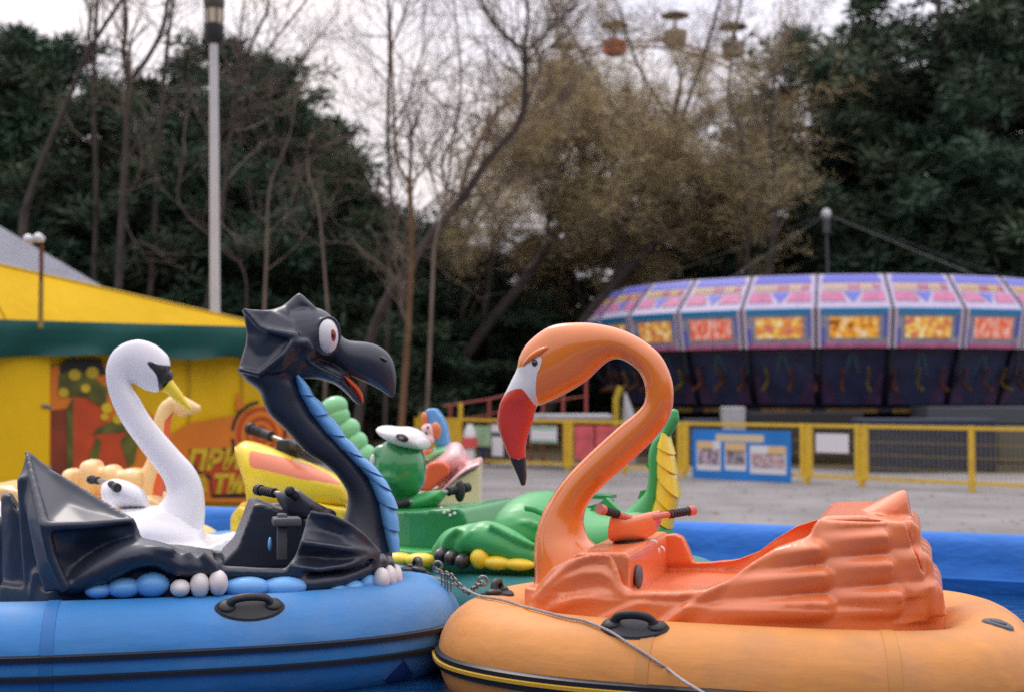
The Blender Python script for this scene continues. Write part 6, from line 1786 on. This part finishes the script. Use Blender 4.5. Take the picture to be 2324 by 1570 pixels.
def bare_trees():
    GL, GM, GB = 'bare trees among the dark pines', 'thin bare trees at the sky gap', 'budding brown trees in the middle'
    T = bare_tree
    T('bare_tree', 'leaning dark bare tree forking at the upper left', GL, 33, [([(55, 480), (90, 380), (165, 200), (205, 110), (290, -20)], 11, 6), ([(205, 110), (196, 60), (200, -30)], 6, 4), ([(290, 0), (340, -40)], 4, 3)], M_BARKD, M_TWIG, 6, 21, length=1.5, start=.6)
    T('bare_tree', 'thin upright bare tree left of the forked one', GL, 33.5, [([(213, 655), (218, 420), (212, 200), (222, -30)], 8, 6)], M_BARKD, M_TWIG, 6, 22, length=1.3, start=.5)
    T('bare_tree', 'bare tree forking widely below the sky at the upper left', GL, 32.5, [([(268, 665), (278, 480), (288, 300), (292, 190)], 12, 9), ([(292, 190), (282, 120), (290, 50), (280, -40)], 8, 6), ([(292, 190), (335, 130), (368, 60), (385, -40)], 8, 6)], M_BARKD, M_TWIG, 6, 23, length=1.5, start=.3)
    T('bare_tree', 'bare tree between the wide fork and the lamp post', GL, 34, [([(340, 670), (352, 480), (362, 300), (378, 120), (398, -40)], 9, 5)], M_BARKD, M_TWIG, 7, 24, length=1.4, start=.5)
    T('bare_tree', 'bare bushy tree just right of the lamp post', GL, 33, [([(468, 700), (500, 500), (525, 300), (560, 130), (610, 20)], 8, 4), ([(525, 300), (600, 140), (690, 30)], 5, 3), ([(515, 380), (535, 200), (555, 20)], 5, 3), ([(525, 300), (640, 180), (740, 60)], 4, 2)], M_BARKD, M_TWIG, 14, 25, length=2.2, start=.25)
    T('bare_tree', 'pale thin bare tree above the dragon crest', GL, 30, [([(745, 720), (732, 560), (722, 470), (700, 400)], 4, 2.5)], M_TWIG, M_TWIG, 7, 26, length=1.2, start=.3)
    T('bare_tree', 'slim bare tree left of the dragon head', GL, 31, [([(600, 700), (606, 560), (612, 430), (650, 330)], 5, 3)], M_TWIG, M_TWIG, 9, 27, length=1.6, start=.2)
    T('bare_tree', 'thin bare tree half way between lamp post and dragon crest', GL, 31.5, [([(560, 720), (545, 600), (410, 470), (420, 350)], 4, 3)], M_BARKD, M_TWIG, 7, 28, length=1.5, start=.2)
    T('bare_tree', 'tall thin bare tree standing alone in the sky gap', GM, 31, [([(872, 960), (880, 700), (888, 470), (880, 300), (884, 120), (880, -40)], 7, 4), ([(881, 300), (925, 220), (940, 150)], 4, 2.5), ([(884, 120), (905, 70), (925, 20)], 3, 2)], M_BARKD, M_TWIG, 20, 31, length=2.0, start=.25)
    T('bare_tree', 'slim tree with a ruddy trunk forking in the sky gap', GM, 30, [([(905, 960), (925, 760), (934, 560), (930, 420)], 10, 8), ([(930, 420), (903, 370), (897, 290), (893, 200), (888, 60)], 6, 3), ([(930, 420), (955, 395), (975, 370)], 4, 2)], mat('ruddy_bark', (0.17, 0.095, 0.045), rough=0.9, var=0.3, vscale=3), M_TWIG, 12, 32, length=1.8, start=.3)
    T('bare_tree', 'long tree leaning right across the sky gap', GM, 30.5, [([(800, 900), (850, 740), (960, 560), (1050, 450), (1110, 360), (1165, 300), (1190, 250)], 14, 9), ([(1190, 250), (1192, 170), (1190, 115)], 9, 7), ([(1190, 115), (1150, 80), (1110, 30), (1080, -30)], 6, 4), ([(1190, 115), (1225, 90), (1260, 50), (1300, 10)], 5, 3), ([(1050, 450), (1010, 420), (1005, 350), (1040, 310)], 4, 3)], M_BARKD, M_TWIG, 15, 33, length=2.1, start=.35)
    T('bare_tree', 'thin sapling in front of the long leaning tree', GM, 29.5, [([(985, 560), (1015, 430), (1025, 330), (1045, 210), (1040, 100), (1030, 0)], 4, 2.5)], M_TWIG, M_TWIG, 18, 34, length=1.7, start=.15)
    bt = dict(buds=.38, depth=3)
    T('budding_tree', 'budding tree with a dark leaning trunk behind the flamingo head', GB, 39.2, [([(960, 960), (1010, 880), (1090, 760), (1180, 650), (1240, 560), (1300, 480), (1320, 420)], 15, 9), ([(1240, 560), (1250, 460), (1270, 380)], 7, 4), ([(1090, 760), (1110, 640), (1120, 520)], 6, 4)], M_BARKD, M_TWIG, 9, 41, length=2.2, start=.55, buds=.25, depth=3)
    T('budding_tree', 'budding tree curving up left of the round ride', GB, 39.0, [([(1220, 880), (1300, 780), (1400, 640), (1480, 560), (1590, 450), (1650, 380)], 17, 8), ([(1480, 560), (1560, 480), (1620, 490)], 6, 3), ([(1400, 640), (1420, 500), (1440, 410)], 8, 4)], M_BARKD, M_TWIG, 10, 42, length=2.4, start=.55, buds=.25, depth=3)
    T('budding_tree', 'budding tree under the red gondola', GB, 43, [([(1160, 900), (1230, 740), (1290, 600), (1340, 460), (1370, 380)], 13, 6), ([(1290, 600), (1400, 470), (1480, 400)], 7, 4), ([(1340, 460), (1325, 380), (1310, 330)], 5, 3)], M_BARKD, M_TWIG, 7, 43, length=2.4, start=.25, **bt)
    T('budding_tree', 'tall budding tree reaching above the red gondola', GB, 42.5, [([(1340, 900), (1400, 700), (1450, 500), (1500, 360), (1530, 260), (1545, 190)], 11, 5), ([(1450, 500), (1380, 360), (1345, 260)], 6, 3), ([(1500, 360), (1570, 290), (1610, 250)], 5, 3)], M_BARKD, M_TWIG, 8, 44, length=2.2, start=.3, buds=.3)
    T('budding_tree', 'thin sparse tree whose twigs cross the wheel gondolas', GB, 40.5, [([(1430, 900), (1470, 700), (1500, 500), (1540, 300), (1600, 120), (1640, -20)], 7, 3), ([(1540, 300), (1450, 160), (1400, 20)], 4, 2), ([(1500, 400), (1380, 220), (1290, 60)], 4, 2)], M_BARKD, M_TWIG, 10, 49, length=2.2, start=.35, buds=.35)
    T('budding_tree', 'low budding tree behind the left end of the ride rim', GB, 41.5, [([(1300, 930), (1330, 760), (1300, 620), (1250, 520)], 8, 4), ([(1330, 760), (1400, 640), (1500, 560)], 6, 3)], M_BARKD, M_TWIG, 6, 45, length=2.2, start=.2, **bt)
    T('budding_tree', 'budding tree at the left foot of the sky gap', GB, 40, [([(1040, 900), (1050, 700), (1060, 540), (1110, 420)], 7, 4), ([(1060, 540), (1120, 460), (1160, 380)], 4, 3)], M_BARKD, M_TWIG, 9, 46, length=1.8, start=.2, buds=.3)
    T('bare_tree', 'bare tree between the budding crowns and the right pines', GB, 37, [([(1700, 640), (1690, 450), (1680, 300), (1655, 230), (1665, 100), (1690, -30)], 5, 3)], M_BARKD, M_TWIG, 12, 47, length=2.0, start=.3)
    T('bare_tree', 'dead brown tree in front of the right pines', 'bare trees among the dark pines', 36, [([(1740, 640), (1760, 480), (1750, 300), (1760, 150)], 6, 3)], M_BARKD, M_TWIG, 14, 48, length=2.2, start=.2, buds=.25)

# ================================================================== FERRIS WHEEL
def ferris_wheel():
    Y = 62.0
    C = P(1460, 520, Y); root = empty('ferris_wheel', (C.x, Y, 0)); tag(root, 'ferris wheel with red and cream gondolas half hidden by budding trees', 'ferris wheel')
    Rw = (P(1460, 100, Y).z - C.z); z = C.z
    fr = mat('wheel_frame', (0.36, 0.17, 0.09), rough=0.6)
    n = 72
    for y in (-.5, .5):
        MB().join(sweep([(Rw * math.cos(2 * math.pi * i / n), y, z + Rw * math.sin(2 * math.pi * i / n)) for i in range(n)], 0.06, n=6, closed=True)).build('rim', fr, root, smooth=60)
    for i in range(16):
        a = 2 * math.pi * i / 16
        MB().join(cyl((0, 0, z), (Rw * math.cos(a), 0, z + Rw * math.sin(a)), 0.04, n=6)).build('spoke', fr, root, smooth=60)
    MB().join(cyl((0, -.9, z), (0, .9, z), 0.5, n=20)).build('hub', fr, root, smooth=40)
    for s in (-1, 1):
        for y in (-1.2, 1.2):
            MB().join(cyl((s * 4.0, y, 0), (0, y * .8, z), 0.18, n=8)).build('support_leg', fr, root, smooth=60)
    cabs = [(1395, 92, 'r'), (1532, 70, 'y'), (1664, 96, 'y'), (1278, 140, 'y'), (1277, 200, 'r'), (1120, 350, 'y'), (1790, 200, 'r'), (1830, 330, 'c')]
    red = mat('gondola_red', (0.55, 0.10, 0.05), rough=0.5); crm = mat('gondola_cream', (0.60, 0.50, 0.42), rough=0.5); ye = mat('gondola_brown', (0.26, 0.19, 0.14), rough=0.5); top = mat('gondola_canopy', (0.17, 0.11, 0.08), rough=0.6)
    for px, py, c in cabs:
        p = P(px, py, Y) - root.location
        g = MB().join(sweep([(p.x, 0, p.z - .68), (p.x, 0, p.z - .60), (p.x, 0, p.z - .05)], [0.36, 0.50, 0.55], n=16)).build('gondola', {'r': red, 'c': crm, 'y': ye}[c], root, smooth=40)
        MB().join(sweep([(p.x, 0, p.z + .62), (p.x, 0, p.z + .70), (p.x, 0, p.z + .86)], [0.64, 0.62, 0.15], n=16)).build('canopy', top, g, smooth=40)
        MB().join(cyl((p.x, 0, p.z - .1), (p.x, 0, p.z + .7), .07, n=6)).build('hanger', top, g, smooth=60)
# ------------------------------------------------------------------ light
def world():
    w = bpy.data.worlds.new('World'); scene.world = w; w.use_nodes = True
    nt = w.node_tree; bg = nt.nodes['Background']
    sky = nt.nodes.new('ShaderNodeTexSky'); sky.sky_type = 'NISHITA'; sky.sun_disc = False
    sky.sun_elevation = R(52); sky.sun_rotation = R(335); sky.air_density = 1.6; sky.dust_density = 4.0; sky.ozone_density = 1.0
    # overcast: the clear sky is veiled by an even cloud layer, brighter towards the zenith
    tc = nt.nodes.new('ShaderNodeTexCoord'); sep = nt.nodes.new('ShaderNodeSeparateXYZ')
    nt.links.new(tc.outputs['Generated'], sep.inputs[0])
    mr = nt.nodes.new('ShaderNodeMapRange'); mr.inputs['From Min'].default_value = 0; mr.inputs['From Max'].default_value = 1
    mr.inputs['To Min'].default_value = 0.85; mr.inputs['To Max'].default_value = 2.6
    nt.links.new(sep.outputs['Z'], mr.inputs['Value'])
    fr = nt.nodes.new('ShaderNodeMapRange'); fr.inputs['From Min'].default_value = -1; fr.inputs['From Max'].default_value = 0.6
    fr.inputs['To Min'].default_value = 0.72; fr.inputs['To Max'].default_value = 1.0
    nt.links.new(sep.outputs['Y'], fr.inputs['Value'])
    mm = nt.nodes.new('ShaderNodeMath'); mm.operation = 'MULTIPLY'
    nt.links.new(mr.outputs[0], mm.inputs[0]); nt.links.new(fr.outputs[0], mm.inputs[1])
    nz = nt.nodes.new('ShaderNodeTexNoise'); nz.inputs['Scale'].default_value = 3.2; nz.inputs['Detail'].default_value = 6
    mp = nt.nodes.new('ShaderNodeMapping'); mp.inputs['Scale'].default_value = (1, 1, 3.0)
    nt.links.new(tc.outputs['Generated'], mp.inputs[0]); nt.links.new(mp.outputs[0], nz.inputs['Vector'])
    cr = nt.nodes.new('ShaderNodeValToRGB')
    cr.color_ramp.elements[0].position = 0.35; cr.color_ramp.elements[0].color = (0.82, 0.81, 0.97, 1)
    cr.color_ramp.elements[1].position = 0.65; cr.color_ramp.elements[1].color = (1.08, 0.99, 0.98, 1)
    nt.links.new(nz.outputs['Fac'], cr.inputs[0])
    sc1 = nt.nodes.new('ShaderNodeVectorMath'); sc1.operation = 'SCALE'
    nt.links.new(cr.outputs[0], sc1.inputs[0]); nt.links.new(mm.outputs[0], sc1.inputs['Scale'])
    sc2 = nt.nodes.new('ShaderNodeVectorMath'); sc2.operation = 'SCALE'; sc2.inputs['Scale'].default_value = 10.0
    nt.links.new(sc1.outputs[0], sc2.inputs[0])
    mx = nt.nodes.new('ShaderNodeMix'); mx.data_type = 'RGBA'; mx.inputs['Factor'].default_value = 0.90
    nt.links.new(sky.outputs[0], mx.inputs['A']); nt.links.new(sc2.outputs[0], mx.inputs['B'])
    nt.links.new(mx.outputs['Result'], bg.inputs[0]); bg.inputs[1].default_value = 0.10
    s = bpy.data.lights.new('sun', 'SUN'); s.energy = 1.1; s.angle = R(14); s.color = (1.0, 0.91, 0.82)
    so = bpy.data.objects.new('sun', s); col.objects.link(so)
    el, az = R(52), R(335)   # high, beyond the pool and a little to the left
    d = Vector((math.sin(az) * math.cos(el), math.cos(az) * math.cos(el), math.sin(el)))
    so.rotation_euler = d.to_track_quat('Z', 'Y').to_euler(); so.location = d * 30
    scene.view_settings.view_transform = 'Standard'; scene.view_settings.look = 'None'
    scene.view_settings.exposure = 0.0; scene.view_settings.gamma = 1.0
    scene.cycles.use_denoising = False
    scene.cycles.max_bounces = 6; scene.cycles.diffuse_bounces = 3; scene.cycles.glossy_bounces = 3
    scene.cycles.transmission_bounces = 4; scene.cycles.transparent_max_bounces = 8
    scene.cycles.sample_clamp_indirect = 6

# ================================================================== BUILD
fg, fp_ = flamingo_boat()
dg_, dp_ = dragon_boat()
swan_boat(); peach_boat(); yellow_boat(); green_boat(); caterpillar_boat(); mouse_boat()
ground(); pool(); fallen_leaves(); rope_and_chain(fg, fp_, dg_, dp_)
fence(); fence_signs(); ride(); ramp_rail(); kiosk(); grey_building(); lamp_post()
pine_woods(); tree_belt(); bare_trees(); ferris_wheel()
world()
